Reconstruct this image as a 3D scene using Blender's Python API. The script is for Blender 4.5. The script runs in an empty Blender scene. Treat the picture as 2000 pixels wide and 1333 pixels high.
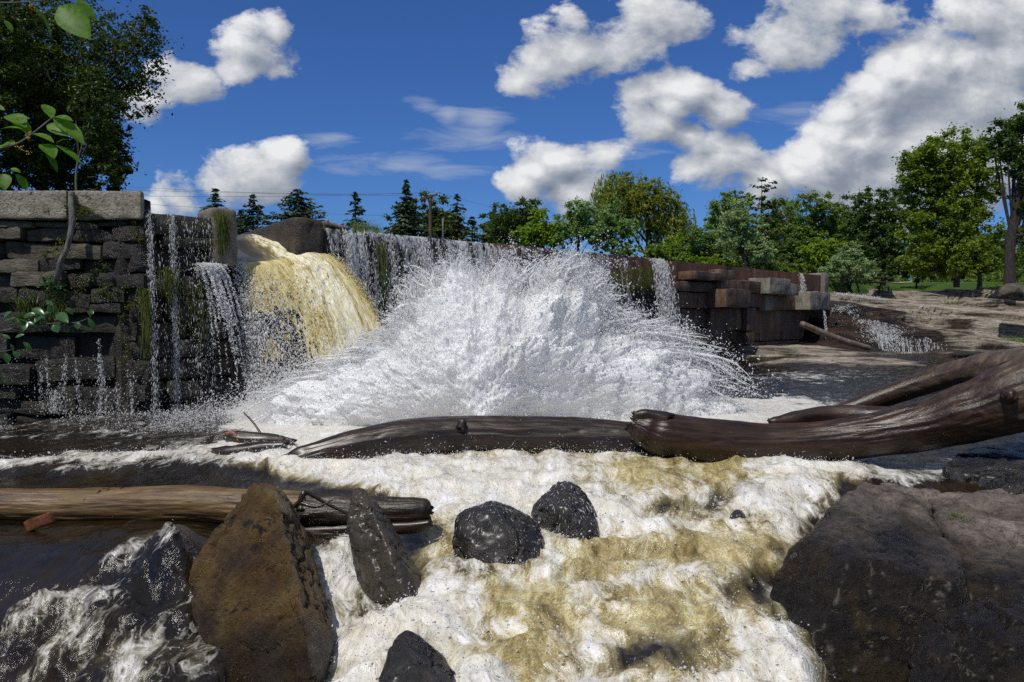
import bpy, bmesh, math, random
import numpy as np
from mathutils import Vector, Matrix

random.seed(7)
RNG = np.random.default_rng(11)
scene = bpy.context.scene
COL = scene.collection
PI = math.pi

# ------------------------------------------------------------------ camera
F = 1570.0                      # focal length in pixels of the 2000 px wide photograph
HZ = 615.0                      # horizon row
PITCH = math.atan((666.5 - HZ) / F)
CAMZ = 1.7
CP, SP = math.cos(PITCH), math.sin(PITCH)


def ray(px, py):
    u = (px - 1000.0) / F
    v = (666.5 - py) / F
    return np.array([u, CP + v * SP, -SP + v * CP])


def P(px, py, Y):
    r = ray(px, py)
    t = Y / r[1]
    return np.array([r[0] * t, Y, CAMZ + r[2] * t])


def G(px, py, z=0.0):
    r = ray(px, py)
    t = (z - CAMZ) / r[2]
    return np.array([r[0] * t, r[1] * t, z])


def proj(X, Y, Z):
    dz = Z - CAMZ
    f = Y * CP - dz * SP
    up = Y * SP + dz * CP
    return 1000 + F * X / f, 666.5 - F * up / f


cam_data = bpy.data.cameras.new('camera')
cam = bpy.data.objects.new('camera', cam_data)
COL.objects.link(cam)
cam.location = (0, 0, CAMZ)
cam.rotation_euler = (PI / 2 - PITCH, 0, 0)
cam_data.sensor_width = 36
cam_data.lens = 36 * F / 2000
cam_data.clip_start = 0.05
cam_data.clip_end = 6000
scene.camera = cam

# ------------------------------------------------------------------ noise
_perm = np.random.default_rng(3).permutation(256).astype(np.int64)
_perm = np.concatenate([_perm, _perm, _perm])
_g = np.random.default_rng(4).normal(size=(256, 3))
_g /= np.linalg.norm(_g, axis=1)[:, None]


def perlin(p):
    p = np.asarray(p, dtype=np.float64)
    i = np.floor(p).astype(np.int64)
    f = p - i
    i &= 255
    u = f * f * f * (f * (f * 6 - 15) + 10)
    res = 0
    for dx in (0, 1):
        wx = u[:, 0] if dx else 1 - u[:, 0]
        for dy in (0, 1):
            wy = u[:, 1] if dy else 1 - u[:, 1]
            for dz in (0, 1):
                wz = u[:, 2] if dz else 1 - u[:, 2]
                h = _perm[_perm[_perm[(i[:, 0] + dx) & 255] + ((i[:, 1] + dy) & 255)] + ((i[:, 2] + dz) & 255)]
                g = _g[h]
                d = g[:, 0] * (f[:, 0] - dx) + g[:, 1] * (f[:, 1] - dy) + g[:, 2] * (f[:, 2] - dz)
                res = res + wx * wy * wz * d
    return res * 1.5


def fbm(p, o=4, lac=2.05, gain=0.5, ridge=False):
    p = np.asarray(p, dtype=np.float64)
    a, s, r = 1.0, 0.0, 0.0
    for k in range(o):
        n = perlin(p + 17.3 * k)
        if ridge:
            n = 1 - 2 * np.abs(n)
        r = r + a * n
        s += a
        a *= gain
        p = p * lac
    return r / s


def sstep(a, b, x):
    t = np.clip((x - a) / (b - a), 0, 1)
    return t * t * (3 - 2 * t)


def unit(v):
    return v / np.maximum(np.linalg.norm(v, axis=-1, keepdims=True), 1e-9)


# ------------------------------------------------------------------ mesh helpers
def np_mesh(name, V, faces, smooth=True, attrs=None):
    """V (n,3); faces: one index array (m,k) or a list of them."""
    if not isinstance(faces, list):
        faces = [faces]
    faces = [np.asarray(f, dtype=np.int32) for f in faces if len(f)]
    V = np.asarray(V, dtype=np.float32)
    me = bpy.data.meshes.new(name)
    me.vertices.add(len(V))
    me.vertices.foreach_set('co', V.ravel())
    loops = np.concatenate([f.ravel() for f in faces])
    tot = np.concatenate([np.full(len(f), f.shape[1], dtype=np.int32) for f in faces])
    start = np.concatenate([[0], np.cumsum(tot)[:-1]]).astype(np.int32)
    me.loops.add(len(loops))
    me.loops.foreach_set('vertex_index', loops)
    me.polygons.add(len(tot))
    me.polygons.foreach_set('loop_start', start)
    me.polygons.foreach_set('use_smooth', np.full(len(tot), bool(smooth)))
    if attrs:
        for k, a in attrs.items():
            at = me.attributes.new(k, 'FLOAT', 'POINT')
            at.data.foreach_set('value', np.asarray(a, dtype=np.float32))
    me.update(calc_edges=True)
    me.validate()
    return me


class Geo:
    """collects pieces into one mesh"""
    def __init__(self):
        self.V, self.F, self.n = [], {}, 0

    def add(self, V, *faces):
        V = np.asarray(V, dtype=np.float64)
        for f in faces:
            f = np.asarray(f)
            self.F.setdefault(f.shape[1], []).append(f + self.n)
        self.V.append(V)
        self.n += len(V)

    def arrays(self):
        return np.concatenate(self.V), [np.concatenate(v) for v in self.F.values()]


def link(name, me, mat=None, parent=None, base=None):
    """link ONE mesh object; mesh data is in world space, base is the origin of a top-level thing"""
    o = bpy.data.objects.new(name, me)
    COL.objects.link(o)
    if mat is not None:
        me.materials.append(mat)
    if parent is not None:
        b = np.array(parent['_b'])
        o.parent = parent
    else:
        b = np.array(base if base is not None else (0, 0, 0), dtype=float)
        o.location = b
    o['_b'] = [float(x) for x in b]
    if np.abs(b).sum() > 0:
        me.transform(Matrix.Translation(Vector(-b)))
    return o


def geo_obj(name, geo, mat, parent=None, base=None, smooth=True):
    V, Fs = geo.arrays()
    return link(name, np_mesh(name, V, Fs, smooth), mat, parent, base)


def thing(name, label, cat, base, group=None):
    o = bpy.data.objects.new(name, None)
    COL.objects.link(o)
    o.empty_display_size = 0.1
    o.location = base
    o['_b'] = [float(x) for x in base]
    return tag(o, label, cat, group)


def tag(o, label=None, cat=None, group=None, kind=None):
    if label: o['label'] = label
    if cat: o['category'] = cat
    if group: o['group'] = group
    if kind: o['kind'] = kind
    return o


def frame_of(t):
    t = unit(t)
    up = np.array([0, 0, 1.0]) if abs(t[2]) < 0.9 else np.array([1.0, 0, 0])
    a = unit(np.cross(up, t))
    b = np.cross(t, a)
    return a, b


def tube_arrays(pts, rad, sides=8, amp=0.0, freq=3.0, jag=0.0, sub=1, caps=True, grain=1.0):
    pts = np.asarray(pts, float)
    rad = np.asarray(rad, float)
    if sub > 1:                                   # Catmull-Rom
        n = len(pts)
        q, rr = [], []
        for i in range(n - 1):
            p0, p1, p2, p3 = pts[max(i - 1, 0)], pts[i], pts[i + 1], pts[min(i + 2, n - 1)]
            for k in range(sub):
                t = k / sub
                q.append(0.5 * (2 * p1 + (p2 - p0) * t + (2 * p0 - 5 * p1 + 4 * p2 - p3) * t * t + (3 * p1 - p0 - 3 * p2 + p3) * t ** 3))
                rr.append(rad[i] + (rad[i + 1] - rad[i]) * (t * t * (3 - 2 * t)))
        q.append(pts[-1]); rr.append(rad[-1])
        pts, rad = np.array(q), np.array(rr)
    n = len(pts)
    tang = np.gradient(pts, axis=0)
    a, b = frame_of(tang[0])
    A, B = [], []
    for i in range(n):
        t = unit(tang[i])
        a = unit(a - t * np.dot(a, t)); b = np.cross(t, a)
        A.append(a); B.append(b)
    A, B = np.array(A), np.array(B)
    th = np.arange(sides) * 2 * PI / sides
    c, s = np.cos(th), np.sin(th)
    L = np.concatenate([[0], np.cumsum(np.linalg.norm(np.diff(pts, axis=0), axis=1))])
    R = np.repeat(rad[:, None], sides, 1)
    if amp > 0:
        q = np.stack([np.repeat(L[:, None] * freq * 0.35 * grain, sides, 1), np.tile(c * 1.3, (n, 1)) + pts[0, 0], np.tile(s * 1.3, (n, 1))], -1).reshape(-1, 3)
        q2 = np.stack([np.repeat(L[:, None] * freq * 0.5 * grain, sides, 1), np.tile(c * 5, (n, 1)) + pts[0, 0], np.tile(s * 5, (n, 1))], -1).reshape(-1, 3)
        q3 = np.stack([np.repeat(L[:, None] * freq * 0.22 * grain, sides, 1), np.tile(c * 3.2, (n, 1)) + pts[0, 0] + 9, np.tile(s * 3.2, (n, 1))], -1).reshape(-1, 3)
        R = R * (1 - amp * .55 * np.exp(-(fbm(q3, 3) / .05) ** 2).reshape(n, sides))
        R = R * (1 + amp * fbm(q, 4).reshape(n, sides) + amp * 0.5 * fbm(q2, 3, ridge=True).reshape(n, sides))
    V = pts[:, None, :] + R[..., None] * (A[:, None, :] * c[None, :, None] + B[:, None, :] * s[None, :, None])
    if jag > 0:
        for end, sg in ((0, -1), (n - 1, 1)):
            jj = np.random.default_rng(int(abs(pts[0, 0]) * 1000) + end).uniform(-1, 1, sides) * jag
            V[end] += unit(tang[end])[None, :] * sg * jj[:, None] * rad[end]
    V = V.reshape(-1, 3)
    i = np.arange(n - 1)[:, None] * sides
    j = np.arange(sides)[None, :]
    j2 = (j + 1) % sides
    Fq = np.stack([i + j, i + j2, i + sides + j2, i + sides + j], -1).reshape(-1, 4)
    if caps:
        e0, e1 = len(V), len(V) + 1
        V = np.concatenate([V, pts[:1] , pts[-1:]])
        jj = np.arange(sides)
        T = np.concatenate([np.stack([np.full(sides, e0), (jj + 1) % sides, jj], -1),
                            np.stack([np.full(sides, e1), (n - 1) * sides + jj, (n - 1) * sides + (jj + 1) % sides], -1)])
        return V, Fq, T
    return V, Fq, np.zeros((0, 3), int)


def rough_box(o, ax, dims, res, amp=0.02, freq=2.0, bev=0.03, sd=0.0):
    """box lattice from corner o along unit axes ax (3x3 rows), rounded and roughened"""
    ax = np.asarray(ax, float)
    dims = np.asarray(dims, float)
    n = np.maximum(1, np.round(dims / res).astype(int))
    Vs, Fs, off = [], [], 0
    for d in range(3):
        e, f = [(1, 2), (2, 0), (0, 1)][d]
        for side in (0, 1):
            u, v = np.meshgrid(np.linspace(0, dims[e], n[e] + 1), np.linspace(0, dims[f], n[f] + 1), indexing='ij')
            p = np.zeros(u.shape + (3,))
            p[..., e], p[..., f], p[..., d] = u, v, dims[d] * side
            ii, jj = np.meshgrid(np.arange(n[e]), np.arange(n[f]), indexing='ij')
            a = ii * (n[f] + 1) + jj
            q = np.stack([a, a + n[f] + 1, a + n[f] + 2, a + 1], -1).reshape(-1, 4)
            if side == 0:
                q = q[:, ::-1]
            Vs.append(p.reshape(-1, 3)); Fs.append(q + off); off += p.shape[0] * p.shape[1]
    V = np.concatenate(Vs)
    b = min(bev, dims.min() * 0.45)
    inner = np.clip(V, b, dims - b)
    dv = V - inner
    l = np.linalg.norm(dv, axis=1, keepdims=True)
    nrm = dv / np.maximum(l, 1e-9)
    V = inner + nrm * b
    W = o + V @ ax
    N = nrm @ ax
    if amp > 0:
        q = W * freq + sd * 7.31
        W = W + N * (amp * (fbm(q, 5) + 0.4 * fbm(q * 0.6 + 9, 3, ridge=True)))[:, None]
    return W, np.concatenate(Fs)


def hull_rock(name, pts, vox=0.05, amp=0.05, freq=1.6, smooth_it=4, strata=None, ridge=0.5, sd=0.0, chips=22, chip=.045, crack=1.0):
    bm = bmesh.new()
    for p in pts:
        bm.verts.new(p)
    r = bmesh.ops.convex_hull(bm, input=bm.verts)
    bmesh.ops.delete(bm, geom=[e for e in r['geom_interior'] if isinstance(e, bmesh.types.BMVert)], context='VERTS')
    rs = np.random.default_rng(int(abs(pts[0][0]) * 997 + abs(pts[1][1]) * 131))
    cen = Vector(np.mean(pts, 0))
    for k in range(chips):                       # knock flat chips off the corners and edges
        d = Vector(unit(rs.normal(size=3) * [1, 1, .8] + [0, -.35, .35]))
        ext = [(v.co - cen).dot(d) for v in bm.verts]
        mx, mn = max(ext), min(ext)
        co = cen + d * (mx - (mx - mn) * chip * rs.uniform(.15, 1) ** 1.5)
        bmesh.ops.bisect_plane(bm, geom=bm.verts[:] + bm.edges[:] + bm.faces[:], plane_co=co, plane_no=d, clear_outer=True)
        vs = [v.co.copy() for v in bm.verts]
        bm.clear()
        for c in vs: bm.verts.new(c)
        r = bmesh.ops.convex_hull(bm, input=bm.verts)
        bmesh.ops.delete(bm, geom=[e for e in set(r['geom_interior'] + r['geom_unused']) if isinstance(e, bmesh.types.BMVert)], context='VERTS')
    me = bpy.data.meshes.new(name)
    bm.to_mesh(me); bm.free()
    o = bpy.data.objects.new('tmp', me)
    COL.objects.link(o)
    m = o.modifiers.new('r', 'REMESH'); m.mode = 'VOXEL'; m.voxel_size = vox
    if smooth_it:
        s = o.modifiers.new('s', 'SMOOTH'); s.iterations = smooth_it; s.factor = 0.5
    dg = bpy.context.evaluated_depsgraph_get()
    me2 = bpy.data.meshes.new_from_object(o.evaluated_get(dg))
    bpy.data.objects.remove(o)
    n = len(me2.vertices)
    V = np.empty(n * 3, np.float32); me2.vertices.foreach_get('co', V); V = V.reshape(-1, 3).astype(float)
    N = np.empty(n * 3, np.float32); me2.vertices.foreach_get('normal', N); N = N.reshape(-1, 3)
    q = V * freq + sd
    d = amp * (fbm(q, 5) + ridge * fbm(q * 0.8 + 5, 4, ridge=True) - ridge * 0.3)
    d += amp * 0.34 * fbm(q * 4.5 + 3, 4, ridge=True) + amp * .10 * fbm(q * 17 + 1, 3)
    for k, (f_, w_, dp) in enumerate(((.7, .018, 1.0), (1.5, .02, .6))):
        nn = fbm(V * freq * f_ + 31 + 7 * k + sd, 4)
        d -= amp * crack * dp * np.exp(-(nn / w_) ** 2)
    if strata is not None:
        h = V @ np.array(strata[:3]) + 0.08 * fbm(V * 1.3 + sd, 3)
        st = strata[3]
        fr = h / st - np.floor(h / st)
        d -= amp * strata[4] * (sstep(0.0, 0.12, fr) * sstep(0.3, 0.12, fr))
    V = V + N * d[:, None]
    me2.vertices.foreach_set('co', V.astype(np.float32).ravel())
    me2.polygons.foreach_set('use_smooth', np.full(len(me2.polygons), True))
    me2.update()
    me2.name = name
    me2.materials.clear()
    return me2


_OCT = np.array([[1, 0, 0], [-1, 0, 0], [0, 1, 0], [0, -1, 0], [0, 0, 1], [0, 0, -1]], float)
_OCF = np.array([[0, 2, 4], [2, 1, 4], [1, 3, 4], [3, 0, 4], [2, 0, 5], [1, 2, 5], [3, 1, 5], [0, 3, 5]])


def drops(C, r, axis=None, stretch=1.0):
    """octahedral droplets: centres, radii, optional axis and stretch"""
    C = np.asarray(C, float); n = len(C)
    r = np.broadcast_to(np.asarray(r, float), (n,))
    if axis is None:
        axis = RNG.normal(size=(n, 3))
    a = unit(np.broadcast_to(np.asarray(axis, float), (n, 3)).copy())
    h = np.where(np.abs(a[:, 2:3]) < 0.9, np.array([[0, 0, 1.0]]), np.array([[1.0, 0, 0]]))
    e1 = unit(np.cross(h, a)); e2 = np.cross(a, e1)
    ang = RNG.uniform(0, 2 * PI, n)[:, None]
    e1, e2 = e1 * np.cos(ang) + e2 * np.sin(ang), -e1 * np.sin(ang) + e2 * np.cos(ang)
    s = np.broadcast_to(np.asarray(stretch, float), (n,))
    M = np.stack([e1 * r[:, None], e2 * r[:, None], a * (r * s)[:, None]], 1)       # n,3,3
    V = C[:, None, :] + np.einsum('kj,njd->nkd', _OCT, M)
    Fs = (np.arange(n)[:, None, None] * 6 + _OCF[None]).reshape(-1, 3)
    return V.reshape(-1, 3), Fs


def quads(C, a, b):
    """diamond leaf quads: centre, half axis vectors a (long) and b (wide)"""
    n = len(C)
    V = np.stack([C - a, C + b, C + a, C - b], 1).reshape(-1, 3)
    return V, np.arange(n * 4).reshape(n, 4)


# ------------------------------------------------------------------ material helpers
class NT:
    def __init__(self, name, world=False):
        if world:
            self.t = bpy.data.worlds.new('World'); scene.world = self.t
        else:
            self.t = bpy.data.materials.new(name)
        self.t.use_nodes = True
        self.nt = self.t.node_tree
        self.N, self.L = self.nt.nodes, self.nt.links
        self.N.clear()

    def n(self, typ, _in=None, **kw):
        nd = self.N.new(typ)
        for k, v in kw.items():
            setattr(nd, k, v)
        for k, v in (_in or {}).items():
            s = nd.inputs[k]
            if isinstance(v, bpy.types.NodeSocket):
                self.L.new(v, s)
            else:
                s.default_value = v
        return nd

    def math(self, op, a, b=0.0, c=0.0, clamp=False):
        return self.n('ShaderNodeMath', {0: a, 1: b, 2: c}, operation=op, use_clamp=clamp).outputs[0]

    def pos(self):
        return self.n('ShaderNodeNewGeometry').outputs['Position']

    def scaled(self, v, s):
        return self.n('ShaderNodeVectorMath', {0: v, 1: s}, operation='MULTIPLY').outputs[0]

    def noise(self, scale, detail=5, rough=0.55, vec=None, dist=0.0):
        return self.n('ShaderNodeTexNoise', {'Vector': vec if vec is not None else self.pos(), 'Scale': scale, 'Detail': detail, 'Roughness': rough, 'Distortion': dist}).outputs[0]

    def ramp(self, f, stops, interp='LINEAR'):
        r = self.n('ShaderNodeValToRGB', {'Fac': f})
        cr = r.color_ramp; cr.interpolation = interp
        while len(cr.elements) < len(stops):
            cr.elements.new(0.5)
        for e, (p, c) in zip(cr.elements, stops):
            e.position = p
            e.color = (c, c, c, 1) if isinstance(c, (int, float)) else (*c, 1)
        return r.outputs[0]

    def mix(self, f, a, b, blend='MIX'):
        nd = self.N.new('ShaderNodeMix'); nd.data_type = 'RGBA'; nd.blend_type = blend
        for s, v in ((nd.inputs[0], f), (nd.inputs[6], a), (nd.inputs[7], b)):
            if isinstance(v, bpy.types.NodeSocket): self.L.new(v, s)
            elif isinstance(v, (int, float)): s.default_value = v
            else: s.default_value = (*v, 1)
        return nd.outputs[2]

    def attr(self, name):
        return self.n('ShaderNodeAttribute', attribute_name=name).outputs['Fac']

    def bump(self, h, strength=0.5, dist=0.02, normal=None):
        d = {'Height': h, 'Strength': strength, 'Distance': dist}
        if normal is not None: d['Normal'] = normal
        return self.n('ShaderNodeBump', d).outputs[0]

    def bsdf(self, color, rough=0.8, normal=None, spec=0.5, **kw):
        d = {'Roughness': rough, 'Specular IOR Level': spec}
        b = self.n('ShaderNodeBsdfPrincipled', d)
        if isinstance(color, bpy.types.NodeSocket): self.L.new(color, b.inputs['Base Color'])
        else: b.inputs['Base Color'].default_value = (*color, 1)
        if normal is not None: self.L.new(normal, b.inputs['Normal'])
        for k, v in kw.items():
            s = b.inputs[k.replace('_', ' ')]
            if isinstance(v, bpy.types.NodeSocket): self.L.new(v, s)
            else: s.default_value = v
        return b.outputs[0]

    def out(self, sh):
        o = self.n('ShaderNodeOutputMaterial')
        self.L.new(sh, o.inputs['Surface'])
        return self.t


def rock_mat(name, stops, scale=2.0, rough=(0.6, 0.9), bump=0.6, bdist=0.03, stretch=(1, 1, 1), patch=None, spec=0.5, fine=22.0, coat=0.0, grain=.55, wetz=None):
    t = NT(name)
    v = t.scaled(t.pos(), stretch)
    n1 = t.noise(scale, 8, 0.62, v, 0.6)
    col = t.ramp(n1, stops)
    if patch:
        for (sc, lo, hi, c, dist) in patch:
            f = t.ramp(t.noise(sc, 5, 0.6, None, dist), [(lo, 0.0), (hi, 1.0)])
            col = t.mix(f, col, c)
    n2 = t.noise(fine, 6, 0.65, v)
    col = t.mix(grain, col, t.ramp(n2, [(0.3, 0.25), (0.7, 1.0)]), 'MULTIPLY')
    if wetz is not None:                 # the soaked foot of the rock, with a ragged edge
        z = t.n('ShaderNodeSeparateXYZ', {0: t.pos()}).outputs[2]
        wf = t.ramp(t.math('ADD', t.math('MULTIPLY_ADD', z, -2.2, 2.2 * wetz + .5), t.math('MULTIPLY_ADD', t.noise(1.8, 6, .65, None, .6), 1.6, -.8)), [(.3, 0.0), (.7, 1.0)])
        col = t.mix(t.math('MULTIPLY', wf, .85), col, (.018, .010, .004))
    rg = t.ramp(t.noise(scale * 1.7, 4, 0.5, v), [(0.35, rough[0]), (0.65, rough[1])])
    h = t.math('ADD', t.noise(scale * 3, 9, 0.72, v, 0.4), t.math('MULTIPLY', n2, 0.3))
    return t.out(t.bsdf(col, rg, t.bump(h, bump, bdist * 1.8), spec, Coat_Weight=coat, Coat_Roughness=.28))


def leaf_mat(name, c1, c2, trans=0.35, rough=0.5, scale=0.9):
    t = NT(name)
    f = t.ramp(t.noise(scale, 3, 0.6), [(0.35, 0.0), (0.65, 1.0)])
    f2 = t.ramp(t.noise(scale * 14, 2, 0.6), [(0.3, 0.65), (0.7, 1.25)])
    col = t.mix(1.0, t.mix(f, c1, c2), f2, 'MULTIPLY')
    a = t.bsdf(col, rough, None, 0.35)
    tr = t.n('ShaderNodeBsdfTranslucent', {'Color': t.mix(1.0, col, (1.25, 1.3, 0.55), 'MULTIPLY')}).outputs[0]
    return t.out(t.n('ShaderNodeMixShader', {0: trans, 1: a, 2: tr}).outputs[0])


# rocks, stone
M_CAP = rock_mat('lichen_granite', [(0.25, (.12, .10, .075)), (0.42, (.34, .30, .225)), (0.6, (.45, .40, .31)), (0.75, (.56, .51, .42))], 5.5, bump=1.0, bdist=0.04,
                 patch=[(9, .62, .68, (.55, .53, .47), 0.3), (13, .62, .67, (.05, .042, .03), 0.4), (2.2, .60, .68, (.12, .105, .075), .5)])
M_WALL = rock_mat('wet_wall_stone', [(0.3, (.006, .005, .004)), (0.5, (.022, .017, .012)), (0.62, (.045, .034, .023)), (0.8, (.085, .068, .048))], 1.6, (0.22, 0.7), 0.9, 0.05,
                  patch=[(2.2, .58, .68, (.035, .04, .006), 0.6), (3.1, .64, .7, (.05, .03, .008), 0.4)])
M_WALLDRY = rock_mat('dry_wall_stone', [(0.3, (.03, .024, .016)), (0.48, (.12, .10, .072)), (0.62, (.22, .19, .14)), (0.78, (.34, .31, .25))], 2.2, (0.55, 0.9), 1.0, 0.05, stretch=(1, 1, 2.6),
                     patch=[(2.4, .58, .68, (.03, .036, .007), 0.5)])
M_PIER = rock_mat('pier_concrete', [(0.3, (.09, .075, .055)), (0.5, (.19, .165, .125)), (0.7, (.28, .25, .2))], 3, bump=1.0, bdist=0.03, fine=40)
M_PIERWET = rock_mat('pier_wet', [(0.3, (.015, .01, .006)), (0.5, (.05, .034, .02)), (0.7, (.1, .07, .045))], 3, (0.3, 0.7), 1.0, 0.03, fine=40)
M_DAM = rock_mat('dam_wet_concrete', [(0.3, (.004, .004, .004)), (0.5, (.012, .010, .009)), (0.7, (.03, .022, .017))], 2.0, (0.15, 0.5), 0.8, 0.04, stretch=(1.6, 1.6, .35))
M_DAMDRY = rock_mat('dam_rusty_concrete', [(0.25, (.05, .021, .011)), (0.5, (.165, .073, .04)), (0.7, (.29, .14, .08))], 1.6, (0.6, 0.9), 0.7, 0.04, stretch=(1.6, 1.6, .3),
                    patch=[(.9, .56, .68, (.022, .014, .01), 0.5)])
M_BLOCKDARK = rock_mat('stained_block', [(0.3, (.03, .016, .009)), (0.46, (.12, .064, .036)), (0.6, (.22, .125, .072)), (0.74, (.40, .30, .21))], 1.1, (0.35, 0.8), 0.9, 0.06, stretch=(1.8, 1.8, .3))
M_BLOCKPALE = rock_mat('pale_block', [(0.3, (.1, .075, .05)), (0.46, (.26, .23, .18)), (0.7, (.40, .37, .31))], 1.3, bump=1.0, bdist=0.05, stretch=(2, 2, .5))
M_BOULDER = rock_mat('wet_black_boulder', [(0.3, (.004, .0032, .0025)), (0.5, (.011, .008, .006)), (0.7, (.028, .02, .013))], 3.0, (0.26, 0.5), 0.7, 0.03,
                     patch=[(2.4, .6, .72, (.03, .025, .006), 0.5)], coat=.3)
M_PYR = rock_mat('algae_brown_rock', [(0.3, (.03, .015, .004)), (0.45, (.105, .058, .015)), (0.58, (.165, .10, .028)), (0.72, (.24, .165, .06))], 2.6, (0.3, 0.65), 1.0, 0.08,
                 patch=[(1.7, .55, .68, (.07, .055, .010), 0.5), (1.5, .58, .7, (.12, .045, .010), 0.6), (7, .6, .66, (.02, .014, .006), 0.4)], grain=.4, wetz=-.28)
M_SLANT = rock_mat('slanted_slab_rock', [(0.3, (.006, .005, .003)), (0.5, (.03, .021, .012)), (0.7, (.06, .042, .022))], 3.0, (0.34, 0.6), 0.8, 0.03,
                   patch=[(2.0, .55, .68, (.05, .04, .008), 0.5)], coat=.25)


def outcrop_mat():
    t = NT('outcrop_rock')
    g = t.n('ShaderNodeNewGeometry')
    v = t.scaled(t.pos(), (1, 1, 2.2))
    n1 = t.noise(2.6, 9, 0.65, v, 0.7)
    dry = t.ramp(n1, [(0.3, (.06, .045, .036)), (0.46, (.20, .162, .135)), (0.6, (.32, .265, .225)), (0.76, (.46, .40, .345))])
    wet = t.ramp(n1, [(0.3, (.005, .004, .003)), (0.5, (.018, .0125, .008)), (0.64, (.048, .031, .014)), (0.76, (.095, .064, .033))])
    sep = t.n('ShaderNodeSeparateXYZ', {0: t.pos()})
    # the dry part is the higher right-hand top of the outcrop; the stream side stays wet
    a = t.math('MULTIPLY_ADD', sep.outputs[0], 0.55, t.math('MULTIPLY_ADD', sep.outputs[2], 2.2, -1.38))
    a = t.math('ADD', a, t.math('MULTIPLY_ADD', t.noise(1.3, 5, 0.6, None, 0.6), 1.6, -0.8))
    f = t.ramp(a, [(0.0, 0.0), (0.7, 1.0)])
    col = t.mix(f, wet, dry)
    moss = t.ramp(t.noise(1.9, 5, 0.6, None, 0.5), [(0.56, 0.0), (0.68, 1.0)])
    col = t.mix(t.math('MULTIPLY', moss, t.math('SUBTRACT', 1.0, f, clamp=True)), col, (.045, .034, .006))
    cr = t.ramp(t.noise(1.4, 6, 0.7, v, 1.2), [(0.485, 1.0), (0.5, 0.12), (0.515, 1.0)])
    col = t.mix(0.75, col, cr, 'MULTIPLY')
    fine = t.noise(26, 6, 0.68, v)
    col = t.mix(0.6, col, t.ramp(fine, [(0.3, 0.2), (0.7, 1.0)]), 'MULTIPLY')
    rg = t.math('MULTIPLY_ADD', f, 0.4, t.math('MULTIPLY_ADD', t.noise(4, 4, .5), 0.3, 0.18))
    h = t.math('ADD', t.noise(9, 9, 0.72, v), t.math('MULTIPLY', fine, 0.25))
    return t.out(t.bsdf(col, rg, t.bump(h, .9, 0.09), 0.4, Coat_Weight=t.math('MULTIPLY_ADD', f, -.1, .1, clamp=True), Coat_Roughness=.36))


M_OUTCROP = outcrop_mat()


def ledge_mat():
    t = NT('bedrock_ledge')
    wet = t.attr('wet')
    lay = t.attr('layer')
    v = t.n('ShaderNodeMapping', {'Vector': t.pos(), 'Rotation': (0, math.radians(8), 0), 'Scale': (.35, .8, 4.0)}).outputs[0]
    n1 = t.noise(1.5, 9, 0.66, v, 0.5)
    # every layer of the rock has a tone of its own
    sep = t.n('ShaderNodeSeparateXYZ', {0: t.pos()})
    lv = t.n('ShaderNodeCombineXYZ', {0: t.math('MULTIPLY', sep.outputs[0], .10), 1: t.math('MULTIPLY', sep.outputs[1], .14), 2: t.math('MULTIPLY', lay, 1.9)}).outputs[0]
    ln = t.noise(2.2, 6, .62, lv, .3)
    mixn = t.math('ADD', t.math('MULTIPLY', n1, .5), t.math('MULTIPLY', ln, .5))
    dry = t.ramp(mixn, [(0.36, (.025, .016, .010)), (0.42, (.11, .08, .055)), (0.47, (.32, .27, .205)), (0.58, (.48, .43, .35)), (0.72, (.57, .53, .455))])
    wetc = t.ramp(mixn, [(0.36, (.005, .0035, .0025)), (0.5, (.022, .013, .008)), (0.58, (.05, .028, .013)), (0.68, (.12, .05, .014))])
    f = t.ramp(t.math('ADD', wet, t.math('MULTIPLY_ADD', t.noise(.7, 7, 0.66, v, 0.5), 1.6, -0.85)), [(0.36, 0.0), (0.56, 1.0)])
    col = t.mix(f, dry, wetc)
    rust = t.ramp(t.noise(.8, 6, 0.65, v, 0.5), [(0.58, 0.0), (0.68, 1.0)])
    col = t.mix(t.math('MULTIPLY', rust, 0.55), col, (.14, .055, .018))
    ml = t.math('MULTIPLY', t.attr('moss'), t.ramp(t.noise(1.1, 4, .6), [(.4, 0.0), (.6, 1.0)]))
    col = t.mix(ml, col, (.03, .03, .006))
    cr = t.ramp(t.noise(.8, 6, 0.7, v, 1.0), [(0.48, 1.0), (0.5, 0.06), (0.52, 1.0)])
    col = t.mix(0.85, col, cr, 'MULTIPLY')
    fine = t.noise(7, 7, 0.7, v)
    col = t.mix(0.65, col, t.ramp(fine, [(0.3, 0.2), (0.65, 1.0)]), 'MULTIPLY')
    rg = t.math('MULTIPLY_ADD', f, -0.5, 0.85)
    h = t.math('ADD', t.noise(2.2, 9, 0.7, v, 0.5), t.math('MULTIPLY', fine, 0.3))
    return t.out(t.bsdf(col, rg, t.bump(h, 1.0, 0.2), 0.4))


M_LEDGE = ledge_mat()


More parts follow.
